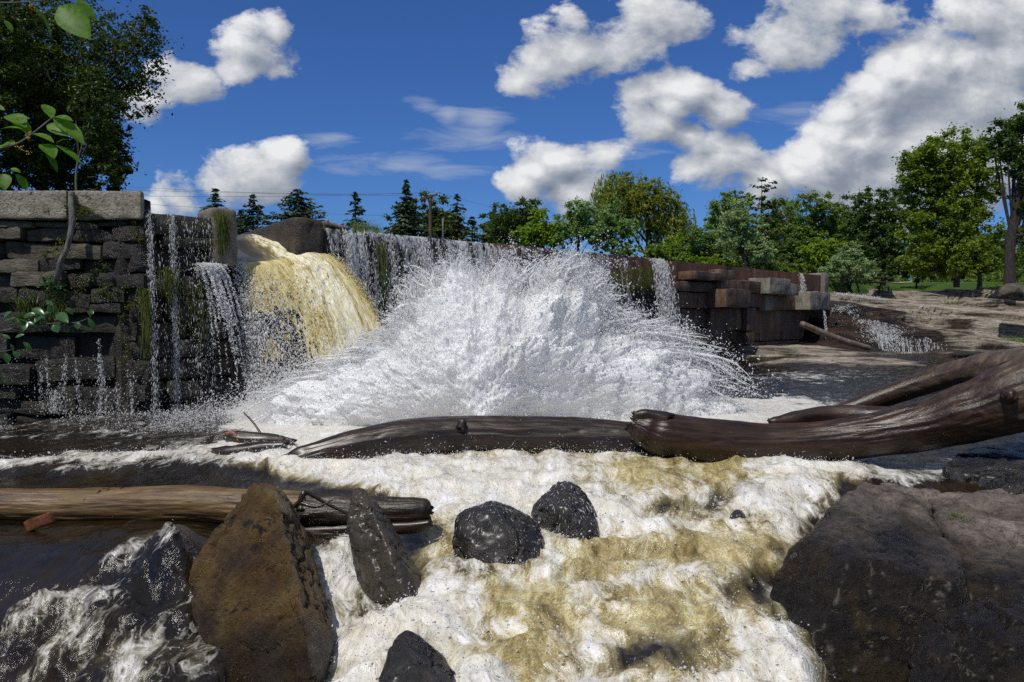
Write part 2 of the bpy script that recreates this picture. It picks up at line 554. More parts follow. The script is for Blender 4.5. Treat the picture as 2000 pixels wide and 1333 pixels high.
def wood_mat(name, stops, rough, spec=0.5, axis=(0.6, 5, 5), bump=0.6, dist=0.02, dry=None, coat=0.0):
    t = NT(name)
    v = t.scaled(t.pos(), axis)
    n1 = t.noise(2.4, 8, 0.62, v, 0.5)
    col = t.ramp(n1, stops)
    n2 = t.noise(11, 5, 0.6, v)
    col = t.mix(0.5, col, t.ramp(n2, [(0.3, 0.3), (0.65, 1.0)]), 'MULTIPLY')
    rg = t.ramp(t.noise(5, 4, 0.6, v), [(0.3, rough[0]), (0.7, rough[1])])
    if dry:
        sep = t.n('ShaderNodeSeparateXYZ', {0: t.pos()})
        a = t.math('ADD', t.math('MULTIPLY_ADD', sep.outputs[0], dry[1], dry[2]), t.math('MULTIPLY_ADD', t.noise(1.5, 5, .6, v, .5), 1.0, -0.5))
        f = t.ramp(a, [(0.0, 0.0), (1.0, 1.0)])
        dc = t.ramp(n1, dry[0])
        dc = t.mix(0.4, dc, t.ramp(n2, [(0.3, 0.4), (0.65, 1.0)]), 'MULTIPLY')
        col = t.mix(f, col, dc)
        rg = t.math('MULTIPLY_ADD', f, 0.25, rg)
    h = t.math('ADD', n1, t.math('MULTIPLY', n2, 0.6))
    return t.out(t.bsdf(col, rg, t.bump(h, bump * .7, dist), spec, Coat_Weight=coat, Coat_Roughness=.3))


M_LOGA = wood_mat('soaked_wood', [(0.3, (.005, .003, .002)), (0.5, (.018, .009, .005)), (0.7, (.045, .022, .010))], (0.28, 0.5), .35, coat=.35)
M_LOGB = wood_mat('wet_trunk_wood', [(0.3, (.008, .0033, .0013)), (0.5, (.025, .0105, .0042)), (0.7, (.058, .027, .011))], (0.25, 0.48), .4, axis=(.5, 5, 5),
                  dry=([(0.3, (.07, .045, .03)), (0.5, (.16, .115, .08)), (0.7, (.27, .21, .16))], 0.62, -2.95), coat=.12)
M_LOGC = wood_mat('bark_stripped_log', [(0.3, (.03, .015, .005)), (0.45, (.10, .056, .018)), (0.6, (.17, .105, .036)), (0.75, (.235, .16, .065))], (0.35, 0.7), axis=(0.5, 4, 5),
                  bump=0.8)
M_LOGCD = wood_mat('dark_log_end', [(0.3, (.008, .005, .003)), (0.5, (.028, .016, .009)), (0.7, (.07, .042, .022))], (0.2, 0.5), axis=(.5, 5, 6), bump=0.9)
M_DRIFT = wood_mat('grey_driftwood', [(0.3, (.06, .04, .03)), (0.5, (.17, .125, .095)), (0.7, (.3, .25, .2))], (0.5, 0.8), axis=(2, 2, 2))
M_TWIG = wood_mat('dark_twig', [(0.3, (.008, .005, .003)), (0.6, (.03, .018, .011))], (0.2, 0.5))
M_BARK = rock_mat('bark', [(0.3, (.012, .009, .007)), (0.5, (.035, .027, .02)), (0.7, (.075, .06, .046))], 5, bump=0.9, stretch=(3, 3, .6))
M_BARKPALE = rock_mat('pale_bark', [(0.3, (.06, .055, .045)), (0.5, (.17, .16, .14)), (0.7, (.28, .27, .24))], 6, bump=0.7, stretch=(3, 3, .8))
M_POLE = rock_mat('pole_wood', [(0.3, (.06, .035, .022)), (0.6, (.14, .085, .055))], 5, stretch=(3, 3, .4))
M_RUST = rock_mat('rusty_shard', [(0.3, (.09, .03, .012)), (0.6, (.24, .085, .035))], 8, (0.3, .6), 0.5, .01)

# leaves
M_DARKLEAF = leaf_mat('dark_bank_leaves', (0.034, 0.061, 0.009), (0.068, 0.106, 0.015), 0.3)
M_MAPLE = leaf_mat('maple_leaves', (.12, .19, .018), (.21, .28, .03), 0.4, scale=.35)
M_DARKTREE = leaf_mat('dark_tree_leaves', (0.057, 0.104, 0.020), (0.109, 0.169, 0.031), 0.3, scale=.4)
M_BRIGHT = leaf_mat('bright_leaves', (.17, .28, .022), (.25, .35, .035), 0.4, scale=.4)
M_PALE = leaf_mat('pale_green_leaves', (0.155, 0.257, 0.074), (0.250, 0.365, 0.135), 0.35, scale=.4)
M_SILVER = leaf_mat('silvery_leaves', (0.223, 0.324, 0.151), (0.385, 0.486, 0.254), 0.35, scale=.5)
M_WILLOW = leaf_mat('willow_leaves', (0.162, 0.205, 0.026), (0.281, 0.302, 0.047), 0.4, scale=.35)
M_MID = leaf_mat('mid_green_leaves', (.11, .18, .03), (.20, .28, .055), 0.38, scale=.4)
M_CONIFER = leaf_mat('spruce_needles', (0.024, 0.053, 0.024), (0.048, 0.084, 0.036), 0.12, scale=.5)
M_CONIFER2 = leaf_mat('olive_needles', (0.040, 0.054, 0.011), (0.072, 0.088, 0.016), 0.15, scale=.5)
M_NEAR = leaf_mat('near_branch_leaves', (0.075, 0.188, 0.013), (0.112, 0.237, 0.018), 0.55, 0.5, scale=5)
M_SPRIG = leaf_mat('sprig_leaves', (0.036, 0.098, 0.029), (0.065, 0.156, 0.052), 0.35, 0.25, scale=5)
M_GRASS = leaf_mat('grass_blades', (0.080, 0.136, 0.016), (0.160, 0.216, 0.035), 0.35, scale=3)
M_WETGRASS = leaf_mat('hanging_wet_grass', (0.049, 0.077, 0.010), (0.119, 0.140, 0.020), 0.3, 0.35, scale=2)
M_MOSS = leaf_mat('moss_leaves', (0.051, 0.085, 0.009), (0.128, 0.145, 0.014), 0.3, scale=3)


def lawn_mat():
    t = NT('lawn')
    c = t.ramp(t.noise(.25, 8, .65), [(.3, (.03, .065, .008)), (.5, (.055, .11, .012)), (.7, (.1, .14, .03))])
    return t.out(t.bsdf(c, .9, t.bump(t.noise(6, 6, .7), 1.0, .2), .2))


def simple_mat(name, c, rough=.8, spec=.5):
    t = NT(name)
    f = t.ramp(t.noise(6, 5, .6), [(.3, .7), (.7, 1.15)])
    return t.out(t.bsdf(t.mix(1.0, c, f, 'MULTIPLY'), rough, t.bump(t.noise(25, 4, .6), .3, .01), spec))


M_LAWN = lawn_mat()
M_SOIL = simple_mat('soil', (.05, .04, .03), .95)
M_BED = simple_mat('river_bed', (.02, .015, .01), .8)
M_PATH = simple_mat('pale_path', (.42, .38, .32), .9)
M_WHITE = simple_mat('white_paint', (.78, .78, .76), .4)
M_PLANK = simple_mat('weathered_plank', (.05, .042, .034), .8)
M_WIRE = simple_mat('wire', (.09, .09, .095), .5)
M_INSUL = simple_mat('insulator', (.4, .42, .42), .2)


def spray_mat(name, c=(.9, .91, .92), trans=.4, clear=.3, rough=.18):
    """drops: white with foam, letting light on through as drops do"""
    t = NT(name)
    a = t.bsdf(c, rough, None, .6)
    tr = t.n('ShaderNodeBsdfTranslucent', {'Color': (*c, 1)}).outputs[0]
    m = t.n('ShaderNodeMixShader', {0: trans, 1: a, 2: tr}).outputs[0]
    cl = t.n('ShaderNodeBsdfTransparent', {'Color': (1, 1, 1, 1)}).outputs[0]
    return t.out(t.n('ShaderNodeMixShader', {0: clear, 1: m, 2: cl}).outputs[0])


M_SPRAY = spray_mat('spray_drops', (.92, .925, .93), .5, .35)
M_GRAIN = spray_mat('fine_spray', (.92, .92, .925), .5, .6)
M_SPRAYTAN = spray_mat('tan_drops', (.80, .74, .50), .4, .3)
M_DRIP = spray_mat('falling_drops', (.72, .73, .74), .3, .35, .08)


def river_mat():
    t = NT('river_water')
    p = t.pos()
    foam, aer = t.attr('foam'), t.attr('aer')
    w = t.n('ShaderNodeTexNoise', {'Vector': p, 'Scale': 1.7, 'Detail': 2})
    off = t.n('ShaderNodeVectorMath', {0: w.outputs['Color'], 1: (.5, .5, .5)}, operation='SUBTRACT').outputs[0]
    v = t.n('ShaderNodeVectorMath', {0: off, 1: (.42, .42, .3), 2: p}, operation='MULTIPLY_ADD').outputs[0]
    flow = t.scaled(v, (1.5, .52, 1))              # drawn out along the current
    l1 = t.noise(3.4, 8, .6, flow, .35)
    l2 = t.noise(9, 6, .62, flow, .5)
    vor = t.n('ShaderNodeTexVoronoi', {'Vector': t.n('ShaderNodeVectorMath', {0: off, 1: (1.2, 1.2, .5), 2: flow}, operation='MULTIPLY_ADD').outputs[0], 'Scale': 9.0}, feature='DISTANCE_TO_EDGE').outputs[0]
    web = t.ramp(vor, [(0.0, 1.0), (.16, 0.0)])
    fine = t.noise(75, 4, .7, p)
    a = t.math('ADD', foam, t.math('MULTIPLY_ADD', l1, 1.25, -0.625))
    a = t.math('ADD', a, t.math('MULTIPLY_ADD', l2, .65, -0.325))
    a = t.math('ADD', a, t.math('MULTIPLY_ADD', web, .13, -.04))
    a = t.math('ADD', a, t.math('MULTIPLY_ADD', fine, .22, -.11))
    f = t.ramp(a, [(0.34, 0.0), (0.46, .28), (0.58, .62), (0.70, .9), (.9, 1.0)])
    dark = t.mix(t.ramp(t.noise(1.2, 4, .6), [(.4, 0.0), (.65, 1.0)]), (.006, .0045, .003), (.02, .012, .004))
    tan = t.ramp(t.math('ADD', t.math('MULTIPLY', l1, .6), t.math('MULTIPLY', l2, .4)), [(.34, (.10, .072, .024)), (.45, (.32, .255, .105)), (.54, (.52, .45, .23)), (.66, (.68, .63, .44))])
    speck = t.ramp(fine, [(.36, .45), (.56, 1.0)])
    tan = t.mix(1.0, tan, speck, 'MULTIPLY')
    water = t.mix(t.ramp(t.math('ADD', aer, t.math('MULTIPLY_ADD', l1, .9, -.45)), [(.15, 0.0), (.75, 1.0)]), dark, tan)
    wh = t.ramp(l2, [(.33, (.46, .44, .38)), (.5, (.66, .65, .62)), (.7, (.80, .80, .80))])
    wh = t.mix(t.math('MULTIPLY', t.ramp(l1, [(.45, 1.0), (.6, 0.0)]), .4), wh, (.62, .57, .42))
    col = t.mix(f, water, wh)
    rg = t.math('MULTIPLY_ADD', f, .2, .10)
    h = t.math('ADD', t.math('MULTIPLY', l1, 1.0), t.math('MULTIPLY', l2, .6))
    small = t.noise(16, 4, .55, t.scaled(v, (1.0, .8, 1)))
    h = t.math('ADD', h, t.math('MULTIPLY', small, .35))
    nrm = t.bump(h, t.math('MULTIPLY_ADD', f, .35, .4), .07)
    return t.out(t.bsdf(col, rg, nrm, .5))


M_RIVER = river_mat()


def sheet_mat():
    t = NT('spillway_water')
    uv = t.n('ShaderNodeCombineXYZ', {0: t.attr('su'), 1: t.attr('sv'), 2: 0.0}).outputs[0]
    froth = t.attr('froth')
    v = t.scaled(uv, (4.2, .75, 1))
    l1 = t.noise(2.2, 8, .64, v, .7)
    fine = t.noise(13, 6, .68, t.scaled(uv, (2.4, .55, 1)), .4)
    a = t.math('ADD', froth, t.math('MULTIPLY_ADD', l1, 1.3, -.65))
    a = t.math('ADD', a, t.math('MULTIPLY_ADD', fine, .9, -.45))
    f = t.ramp(a, [(.38, 0.0), (.62, .8), (.85, 1.0)])
    tan = t.ramp(l1, [(.32, (.26, .18, .035)), (.48, (.50, .40, .13)), (.66, (.68, .61, .34))])
    tan = t.mix(t.ramp(fine, [(.55, 0.0), (.66, .8)]), tan, (.62, .57, .36))
    dark = (.012, .012, .012)
    col = t.mix(t.attr('tan'), dark, tan)
    col = t.mix(f, col, t.ramp(fine, [(.3, (.56, .49, .24)), (.52, (.78, .74, .55)), (.66, (.88, .87, .80))]))
    rg = t.math('MULTIPLY_ADD', f, .2, t.math('MULTIPLY_ADD', t.attr('tan'), .2, .08))
    h = t.math('ADD', l1, t.math('MULTIPLY', fine, .3))
    return t.out(t.bsdf(col, rg, t.bump(h, t.math('MULTIPLY_ADD', t.attr('tan'), .8, .06), .05), .5))


M_SHEET = sheet_mat()


def veil_mat():
    t = NT('falling_veil')
    p = t.pos()
    st = t.scaled(p, (5.5, 5.5, .55))
    n1 = t.noise(1.0, 6, .62, st, .3)
    n2 = t.noise(.9, 3, .5, t.scaled(p, (1, 1, .25)))
    n3 = t.noise(9, 4, .65, t.scaled(p, (1.4, 1.4, .35)))
    a = t.math('ADD', n1, t.math('MULTIPLY_ADD', n2, 1.1, -.55))
    a = t.math('ADD', a, t.math('MULTIPLY_ADD', n3, .7, -.35))
    f = t.ramp(a, [(.43, .0), (.53, .34), (.68, .85)])
    w = t.bsdf((.74, .75, .77), .15, t.bump(n3, .6, .03), .6)
    tr = t.n('ShaderNodeBsdfTranslucent', {'Color': (.74, .75, .77, 1)}).outputs[0]
    w = t.n('ShaderNodeMixShader', {0: .35, 1: w, 2: tr}).outputs[0]
    cl = t.n('ShaderNodeBsdfTransparent').outputs[0]
    return t.out(t.n('ShaderNodeMixShader', {0: f, 1: cl, 2: w}).outputs[0])


M_VEIL = veil_mat()


def core_mat():
    t = NT('splash_core')
    n = t.noise(34, 6, .78)
    n2 = t.noise(1.6, 6, .62)
    c = t.mix(t.ramp(n2, [(.48, 0.0), (.72, .55)]), (.86, .865, .87), (.72, .71, .66))
    c = t.mix(.8, c, t.ramp(n, [(.30, .72), (.55, 1.0)]), 'MULTIPLY')
    h = t.math('ADD', n, t.noise(10, 6, .7))
    return t.out(t.bsdf(c, .6, t.bump(h, .55, .05), .3))


M_CORE = core_mat()

# ------------------------------------------------------------------ dam geometry
DA = np.array([-6.42, 14.0])
DB = np.array([14.26, 37.3])
DD = (DB - DA) / np.linalg.norm(DB - DA)          # along the dam
DNRM = np.array([DD[1], -DD[0]])                  # towards the viewer's side
CREST = 3.48
AX = np.array([[DD[0], DD[1], 0], [DNRM[0], DNRM[1], 0], [0, 0, 1.0]])


def S(px):
    u = (px - 1000) / F
    return (u * DA[1] - DA[0]) / (DD[0] - u * DD[1])


def D(s, w, z):
    s, w, z = np.broadcast_arrays(np.asarray(s, float), np.asarray(w, float), np.asarray(z, float))
    return np.stack([DA[0] + DD[0] * s + DNRM[0] * w, DA[1] + DD[1] * s + DNRM[1] * w, z], -1)


def zat(px, py):
    """height of picture row py on the dam face at column px"""
    s = S(px)
    Y = DA[1] + DD[1] * s
    return P(px, py, Y)[2]


sL0, sL1 = S(280), S(414)
sP0, sP1 = S(414), S(459)
sQ0, sQ1 = S(578), S(627)
sC1 = S(1290)
sEND = S(1600)
SILL = 2.72

dam = thing('stone_dam', 'long old stone and concrete dam with water spilling over its dark face', 'dam', (DA[0], DA[1], 0))


def dam_box(g, s0, s1, w0, w1, z0, z1, res, amp, freq=1.2, bev=.05, sd=0.0):
    g.add(*rough_box(D(s0, w0, z0), AX, (s1 - s0, w1 - w0, z1 - z0), res, amp, freq, bev, sd))


# the wet stretch left of the spillway: courses of dark stone
rs = np.random.default_rng(21)
g = Geo()
dam_box(g, sL0 - .3, sP1, -1.3, -.22, -.6, CREST - .02, .25, .05)
z = -.35
while z < CREST - .40:
    h = rs.uniform(.28, .5)
    if z + h > CREST - .42: h = CREST - .36 - z
    s = sL0 - .2 - rs.uniform(0, .6)
    while s < sP1 - .05:
        w = rs.uniform(.45, 1.2)
        s2 = min(s + w, sP1)
        ww = rs.uniform(-.10, .06)
        dam_box(g, max(s, sL0 - .15) + .02, s2 - .02, -.4, ww, z + .015, z + h - .015, .085, .055, 1.9, .06, rs.uniform(0, 50))
        s += w
    z += h
dam_box(g, sL0, sP0 + .05, -1.2, .05, CREST - .37, CREST, .09, .03, 2.2, .05)
geo_obj('wet_masonry', g, M_WALL, dam)

# sill under the spillway
g = Geo()
dam_box(g, sP1 - .05, sQ1, -2.4, -.08, -.6, SILL - .08, .2, .06)
geo_obj('spillway_sill', g, M_DAM, dam)
# main face under the curtain of water
g = Geo()
dam_box(g, sQ1 - .02, sC1 + .3, -1.0, 0.0, -.6, CREST, .14, .10, 1.1, .07)
geo_obj('dam_face', g, M_DAM, dam)
# rusty upper face and dark lower face of the far end
g = Geo()
dam_box(g, S(960), sEND, -.9, .10, 2.55, CREST + .05, .22, .04, .9, .05, 4)
geo_obj('crest_wall', g, M_DAMDRY, dam)
g = Geo()
dam_box(g, sC1 + .25, sEND, -.9, -.1, -.3, 2.56, .3, .08, .8, .05, 6)
rs = np.random.default_rng(5)
z = 0.0
k = 0
for h in (.62, .62, .68, .6):
    s = sC1 + .35 + (k % 2) * -.5
    while s < sEND - .3:
        w = rs.uniform(.9, 2.3)
        s2 = min(s + w, sEND - .05)
        dam_box(g, max(s, sC1 + .3) + .02, s2 - .02, -.3, .28 - .05 * k + rs.uniform(-.12, .12), z + .02, z + h - .02, .14, .05, 1.6, .03, rs.uniform(0, 50))
        s += w
    z += h
    k += 1
geo_obj('lower_courses', g, M_BLOCKDARK, dam)

# individual projecting blocks (pixel boxes, projection, pale or dark)
for (x0, x1, y0, y1, w1, m) in [
        (1318, 1384, 534, 549, .75, 'd'), (1376, 1408, 529, 547, .55, 'd'), (1292, 1376, 552, 570, .45, 'd'),
        (1376, 1470, 550, 573, .62, 'd'), (1455, 1497, 546, 575, 1.0, 'p'), (1362, 1412, 567, 601, 1.1, 'x'),
        (1414, 1468, 574, 600, .55, 'd'), (1496, 1518, 556, 578, .9, 'p'), (1534, 1575, 572, 605, 1.05, 'p'), (1470, 1488, 578, 606, .5, 'g'),
        (1435, 1452, 602, 645, .50, 'd'), (1434, 1450, 650, 672, .52, 'd'), (1434, 1449, 676, 702, .6, 'g'), (1300, 1365, 572, 602, .35, 'd'),
        (1490, 1534, 578, 606, .42, 'd'), (1372, 1434, 603, 645, .30, 'd'), (1452, 1560, 606, 650, .22, 'd')]:
    s0, s1 = S(x0), S(x1)
    xm = (x0 + x1) / 2
    g = Geo()
    dam_box(g, s0 + .02, s1 - .02, -.3, w1, zat(xm, y1), zat(xm, y0), .10, .06, 1.8, .035, x0 * .37)
    o = geo_obj('stone_block', g, {'d': M_BLOCKDARK, 'p': M_BLOCKPALE, 'x': M_BLOCKDARK, 'g': M_BLOCKPALE}[m], dam)
    if m == 'p':
        o['label'] = 'pale rough stone block'
# pale end stones and the end of the crest
g = Geo()
dam_box(g, sEND - .15, sEND + .35, -.8, .3, zat(1600, 578), zat(1600, 534), .12, .06, 1.4, .08, 31)
geo_obj('end_stone', g, M_BLOCKPALE, dam)

# piers of the spillway
def pier(px0, px1, ytop, w_back, w_front, zbot, rise, m, label):
    g = Geo()
    s0, s1 = S(px0), S(px1)
    zt = zat((px0 + px1) / 2, ytop)
    V, Fq = rough_box(D(s0, w_back, zbot), AX, (s1 - s0, w_front - w_back, zt - zbot), .06, .035, 3.2, .085, px0)
    # crown falls away upstream
    w = (V[:, 0] - DA[0]) * DNRM[0] + (V[:, 1] - DA[1]) * DNRM[1]
    top = V[:, 2] > zt - .25
    V[:, 2] -= top * np.clip(-w - .3, 0, 9) * rise
    g.add(V, Fq)
    o = geo_obj('pier', g, m, dam)
    o['label'] = label


pier(414, 459, 409, -.55, .16, zat(436, 520), .10, M_PIER, 'short mossy concrete pier left of the spillway')
pier(574, 627, 428, -2.3, .12, zat(600, 498), .11, M_PIERWET, 'long rounded pier right of the spillway')

# ------------------------------------------------------------------ left abutment wall
WY = 14.0
ztop = P(140, 375, WY)[2]
zcapb = P(140, 429, WY)[2]
wall = thing('stone_wall', 'dry stone abutment wall with heavy granite capstones on the left', 'wall', (-8.5, WY, 0))
I3 = np.eye(3)
for (x0, x1, lab) in ((-90, 137, 'left capstone with pitted face'), (141, 281, 'right capstone with chipped lower corner')):
    xa, xb = P(x0, 400, WY)[0], P(x1, 400, WY)[0]
    V, Fq = rough_box(np.array([xa, WY - .12, zcapb]), I3, (xb - xa, 1.3, ztop - zcapb), .035, .022, 3.0, .035, x0)
    if x0 > 0:           # chipped corner
        cx, cz = xa + .12, zcapb
        d = (V[:, 0] - xa) * .8 + (V[:, 2] - zcapb) * 1.3
        m = (d < .5) & (V[:, 1] < WY + .2)
        V[m, 1] += (.5 - d[m]) * .45
        V[:, 0] -= np.clip(V[:, 1] - WY, 0, 9) * .47 * sstep(xa + .8, xb, V[:, 0])
    o = link('capstone', np_mesh('capstone', V, Fq), M_CAP, wall)
    o['label'] = lab
rs = np.random.default_rng(8)
gd, gw = Geo(), Geo()
gw.add(*rough_box(np.array([-12.5, WY + .25, -.7]), I3, (12.5 - 6.85, 1.0, zcapb + .5), .3, .06, 1, .05))
z = -.35
row = 0
while z < zcapb - .12:
    h = rs.uniform(.15, .36) if z > 1.2 else rs.uniform(.26, .5)
    if z + h > zcapb - .02: h = zcapb - .02 - z
    x = -12.2 - rs.uniform(0, .6)
    while x < -6.5:
        w = rs.uniform(.4, 1.45)
        x2 = min(x + w, -6.36)
        dep = rs.uniform(-.14, .12)
        hh = h * rs.uniform(.78, 1.0)
        gg = gd if (z + h * .5 > 2.25 + rs.uniform(-.4, .4) and x2 < -6.6 - rs.uniform(0, .9)) else gw
        if x2 - x > .12 and rs.uniform() > .04:
            a = rs.normal() * .035
            ax = np.array([[math.cos(a), 0, math.sin(a)], [0, 1, 0], [-math.sin(a), 0, math.cos(a)]])
            gg.add(*rough_box(np.array([x + .02, WY + dep, z + .01]), ax, (x2 - x - .03, .6, hh - .015), .045, .055, 2.4, .03, rs.uniform(0, 60)))
        x += w
    z += h * rs.uniform(.9, 1)
geo_obj('dry_masonry', gd, M_WALLDRY, wall)
geo_obj('damp_masonry', gw, M_WALL, wall)

# ------------------------------------------------------------------ ground, banks, reservoir
def grid(xs, ys, zf):
    X, Y = np.meshgrid(xs, ys, indexing='xy')
    Z = zf(X.ravel(), Y.ravel())
    V = np.stack([X.ravel(), Y.ravel(), Z], -1)
    nx, ny = len(xs), len(ys)
    i = np.arange(ny - 1)[:, None] * nx + np.arange(nx - 1)[None, :]
    return V, np.stack([i, i + 1, i + nx + 1, i + nx], -1).reshape(-1, 4)


def ground_z(x, y):
    s = (x - DA[0]) * DD[0] + (y - DA[1]) * DD[1]
    w = (x - DA[0]) * DNRM[0] + (y - DA[1]) * DNRM[1]
    up = sstep(-.4, -1.2, w) * sstep(14.3, 15.0, y)                            # upstream of the dam
    res = sstep(-24, -34, w)
    z_up = 2.0 + res * 1.75
    left = sstep(-6.6, -7.6, x) * sstep(14.3, 15.0, y)
    rightbank = sstep(31.5, 36.0, s)
    z = -1.3 + up * (z_up + 1.3)
    z = np.maximum(z, -1.3 + rightbank * up * 4.7)
    z = np.maximum(z, -1.3 + left * 5.02)
    far_r = sstep(17, 30, x) * sstep(34, 45, y)
    z = np.maximum(z, -1.3 + far_r * 4.75 + far_r * .75 * sstep(43, 64, y))
    near_bank = np.maximum(sstep(.5, 3.0, -x - (.70 * y + 1.8)), sstep(.5, 3.0, x - (.70 * y + 2.2))) * sstep(13.5, 9, y)
    z = np.maximum(z, -1.3 + near_bank * 2.3)
    z = np.maximum(z, -1.3 + sstep(1.2, -1.5, y) * 1.45)
    z = z + sstep(80, 1500, y) * 8 + .12 * fbm(np.stack([x * .15, y * .15, 0 * x], -1), 3) * sstep(30, 45, y)
    return z


xs = np.concatenate([-np.geomspace(2500, 30, 22), np.arange(-29, 46, .6), np.geomspace(46, 2500, 24)])
ys = np.concatenate([np.array([-400, -100, -40, -15, -8, -4, -2]), np.arange(0, 80, .6), np.geomspace(80, 3000, 34)])
V, Fq = grid(xs, ys, ground_z)
tag(link('ground', np_mesh('ground', V, Fq), M_LAWN), 'grassy ground of the banks and beyond', None, None, 'structure')

# reservoir
t = NT('reservoir_water')
M_RESV = t.out(t.bsdf((.012, .012, .010), .06, t.bump(t.noise(1.6, 5, .6), .35, .1), .5))
V = np.concatenate([D([sP1 - 6, sEND - 1, sEND + 2, sP1 - 30], [-1.0, -1.0, -40, -60], 3.42)])
ss = np.linspace(-16, sEND - .6, 60)
ww = np.linspace(-.5, -40, 40)
Sg, Wg = np.meshgrid(ss, ww, indexing='xy')
V = D(Sg.ravel(), Wg.ravel(), 3.43 + .012 * fbm(np.stack([Sg.ravel() * 2, Wg.ravel() * 2, 0 * Sg.ravel()], -1), 3))
nx = len(ss)
i = np.arange(len(ww) - 1)[:, None] * nx + np.arange(nx - 1)[None, :]
Fq = np.stack([i, i + nx, i + nx + 1, i + 1], -1).reshape(-1, 4)
# keep it out of the spillway channel and off the left bank
sc, wc = Sg.ravel()[Fq].mean(1), Wg.ravel()[Fq].mean(1)
keep = ~((sc > sP0 - .6) & (sc < sQ1 + .1) & (wc > -2.6)) & ~((V[Fq].mean(1)[:, 0] < -7.5) & (wc > -30))
tag(link('reservoir', np_mesh('reservoir', V, Fq[keep]), M_RESV), 'still water held behind the dam', None, None, 'structure')

# ------------------------------------------------------------------ bedrock ledge on the right
CH1 = [(1602, 556, 3.2), (1650, 575, 2.4)]


LX0 = np.array([[7.5, 29.2], [10.2, 28.0], [13.0, 27.2], [15.9, 29.6], [18.5, 31.2], [22, 31], [26, 30], [45, 28]])


def ledge_h(x, y):
    y0 = np.interp(x, LX0[:, 0], LX0[:, 1])            # waterline
    q = (y - y0)
    top = np.interp(q, [-3, 0, 1.5, 4.0, 8.0, 11.5, 14, 20], [-.9, -.05, .65, 1.5, 2.5, 3.0, 3.15, 3.15])
    p = np.stack([x * .35, y * .5, 0 * x], -1)
    h = top + .30 * fbm(p, 4) * sstep(-1, 2, q) * sstep(24, 14, q)
    # dipping strata: layers fall towards the right
    tilt = -.13 * (x - 16) + .05 * (y - 32)
    wob = .22 * fbm(np.stack([x * .22, y * .5, 0 * x + 4], -1), 4)
    k = h - tilt + wob
    for st, a in ((.62, .9), (.23, .65)):
        fl = np.floor(k / st)
        fr = k / st - fl
        k = k * (1 - a) + a * st * (fl + sstep(.78, 1.0, fr))
    h2 = k + tilt - wob
    amt = sstep(-.6, .6, q) * sstep(19, 13, q)
    h = h * (1 - amt) + h2 * amt
    # low pale slab by the water, in front of the dam end
    sx = (x - 11.2) / 2.9
    sy = (y - 27.4 - .06 * (x - 11)) / 1.35
    slab = .30 * np.clip(1.25 - np.sqrt(sx * sx + sy * sy), 0, .62) / .62
    h = np.maximum(h, -.08 + slab)
    # apron in front of the dam end
    w = (x - DA[0]) * DNRM[0] + (y - DA[1]) * DNRM[1]
    s = (x - DA[0]) * DD[0] + (y - DA[1]) * DD[1]
    cut = sstep(30.6, 28.0, s)
    apron = np.interp(w, [-1, 0, 1.5, 4, 8], [.5, .5, .42, .15, -.2])
    h = h * (1 - cut) + np.minimum(h, np.maximum(apron, -.08 + slab)) * cut
    h += .03 * fbm(np.stack([x * 2.2, y * 2.2, 0 * x], -1), 4)
    return h


def ledge_attr(x, y, h):
    wet = np.zeros_like(x)
    for (px, py, r, a) in [(1640, 572, 2.0, .9), (1610, 560, 1.8, .8), (1700, 585, 1.5, .5), (1600, 620, 3.2, .9), (1680, 620, 2.4, .9), (1740, 640, 2.0, .9), (1780, 665, 2.2, .9), (1620, 660, 3, 1), (1820, 670, 1.8, .8),
                           (1560, 668, 2.0, .6), (1700, 682, 1.6, .5), (1900, 690, 2.0, .7), (1740, 560, 1.4, .25), (1880, 625, 1.8, .55), (1800, 640, 1.6, .6), (1950, 600, 1.2, .5), (1700, 665, 3, .9)]:
        X, Y, Z = proj_ledge(px, py)
        wet = np.maximum(wet, a * np.exp(-((x - X) ** 2 / (r * r * 1.3) + (y - Y) ** 2 / (r * r * .5))))
    wet = np.maximum(wet, .75 * sstep(.42, .02, h) * (1 - np.exp(-(((x - 11.6) / 2.3) ** 2 + ((y - 27.2) / .9) ** 2))))
    moss = np.exp(-(((x - 10) / 2.6) ** 2 + ((y - 29.6) / 1.6) ** 2)) * .8
    return wet, moss


def proj_ledge(px, py):
    r = ray(px, py)
    t = np.linspace(22, 50, 400)
    X, Y, Z = r[0] * t, r[1] * t, CAMZ + r[2] * t
    h = ledge_h(X, Y)
    hit = np.where(Z <= h)[0]
    k = hit[0] if len(hit) else 399
    return X[k], Y[k], h[k]


xs = np.arange(7.0, 45, .085)
ys = np.concatenate([np.arange(25.0, 37, .075), np.arange(37, 52, .15)])
V, Fq = grid(xs, ys, ledge_h)
wt, ms = ledge_attr(V[:, 0], V[:, 1], V[:, 2])
y0_ = np.interp(V[:, 0], LX0[:, 0], LX0[:, 1]); q_ = V[:, 1] - y0_
lay = V[:, 2] + .13 * (V[:, 0] - 16) - .05 * (V[:, 1] - 32) + .22 * fbm(np.stack([V[:, 0] * .22, V[:, 1] * .5, 0 * V[:, 0] + 4], -1), 4)
fr_ = lay / .62 - np.floor(lay / .62)
und = sstep(.02, .10, fr_) * sstep(.75, .3, fr_) * sstep(-.2, .8, q_) * sstep(19, 13, q_)
V[:, 1] += .42 * und * np.clip(.5 + 1.2 * fbm(np.stack([V[:, 0] * .5, V[:, 1] * .5, 0 * V[:, 0] + 12], -1), 3), 0, 1)
w = (V[:, 0] - DA[0]) * DNRM[0] + (V[:, 1] - DA[1]) * DNRM[1]
s = (V[:, 0] - DA[0]) * DD[0] + (V[:, 1] - DA[1]) * DD[1]
bad = ((w < -.35) & (s < sEND - .1)) | (V[:, 2] < -.6)
Fq = Fq[~bad[Fq].any(1)]
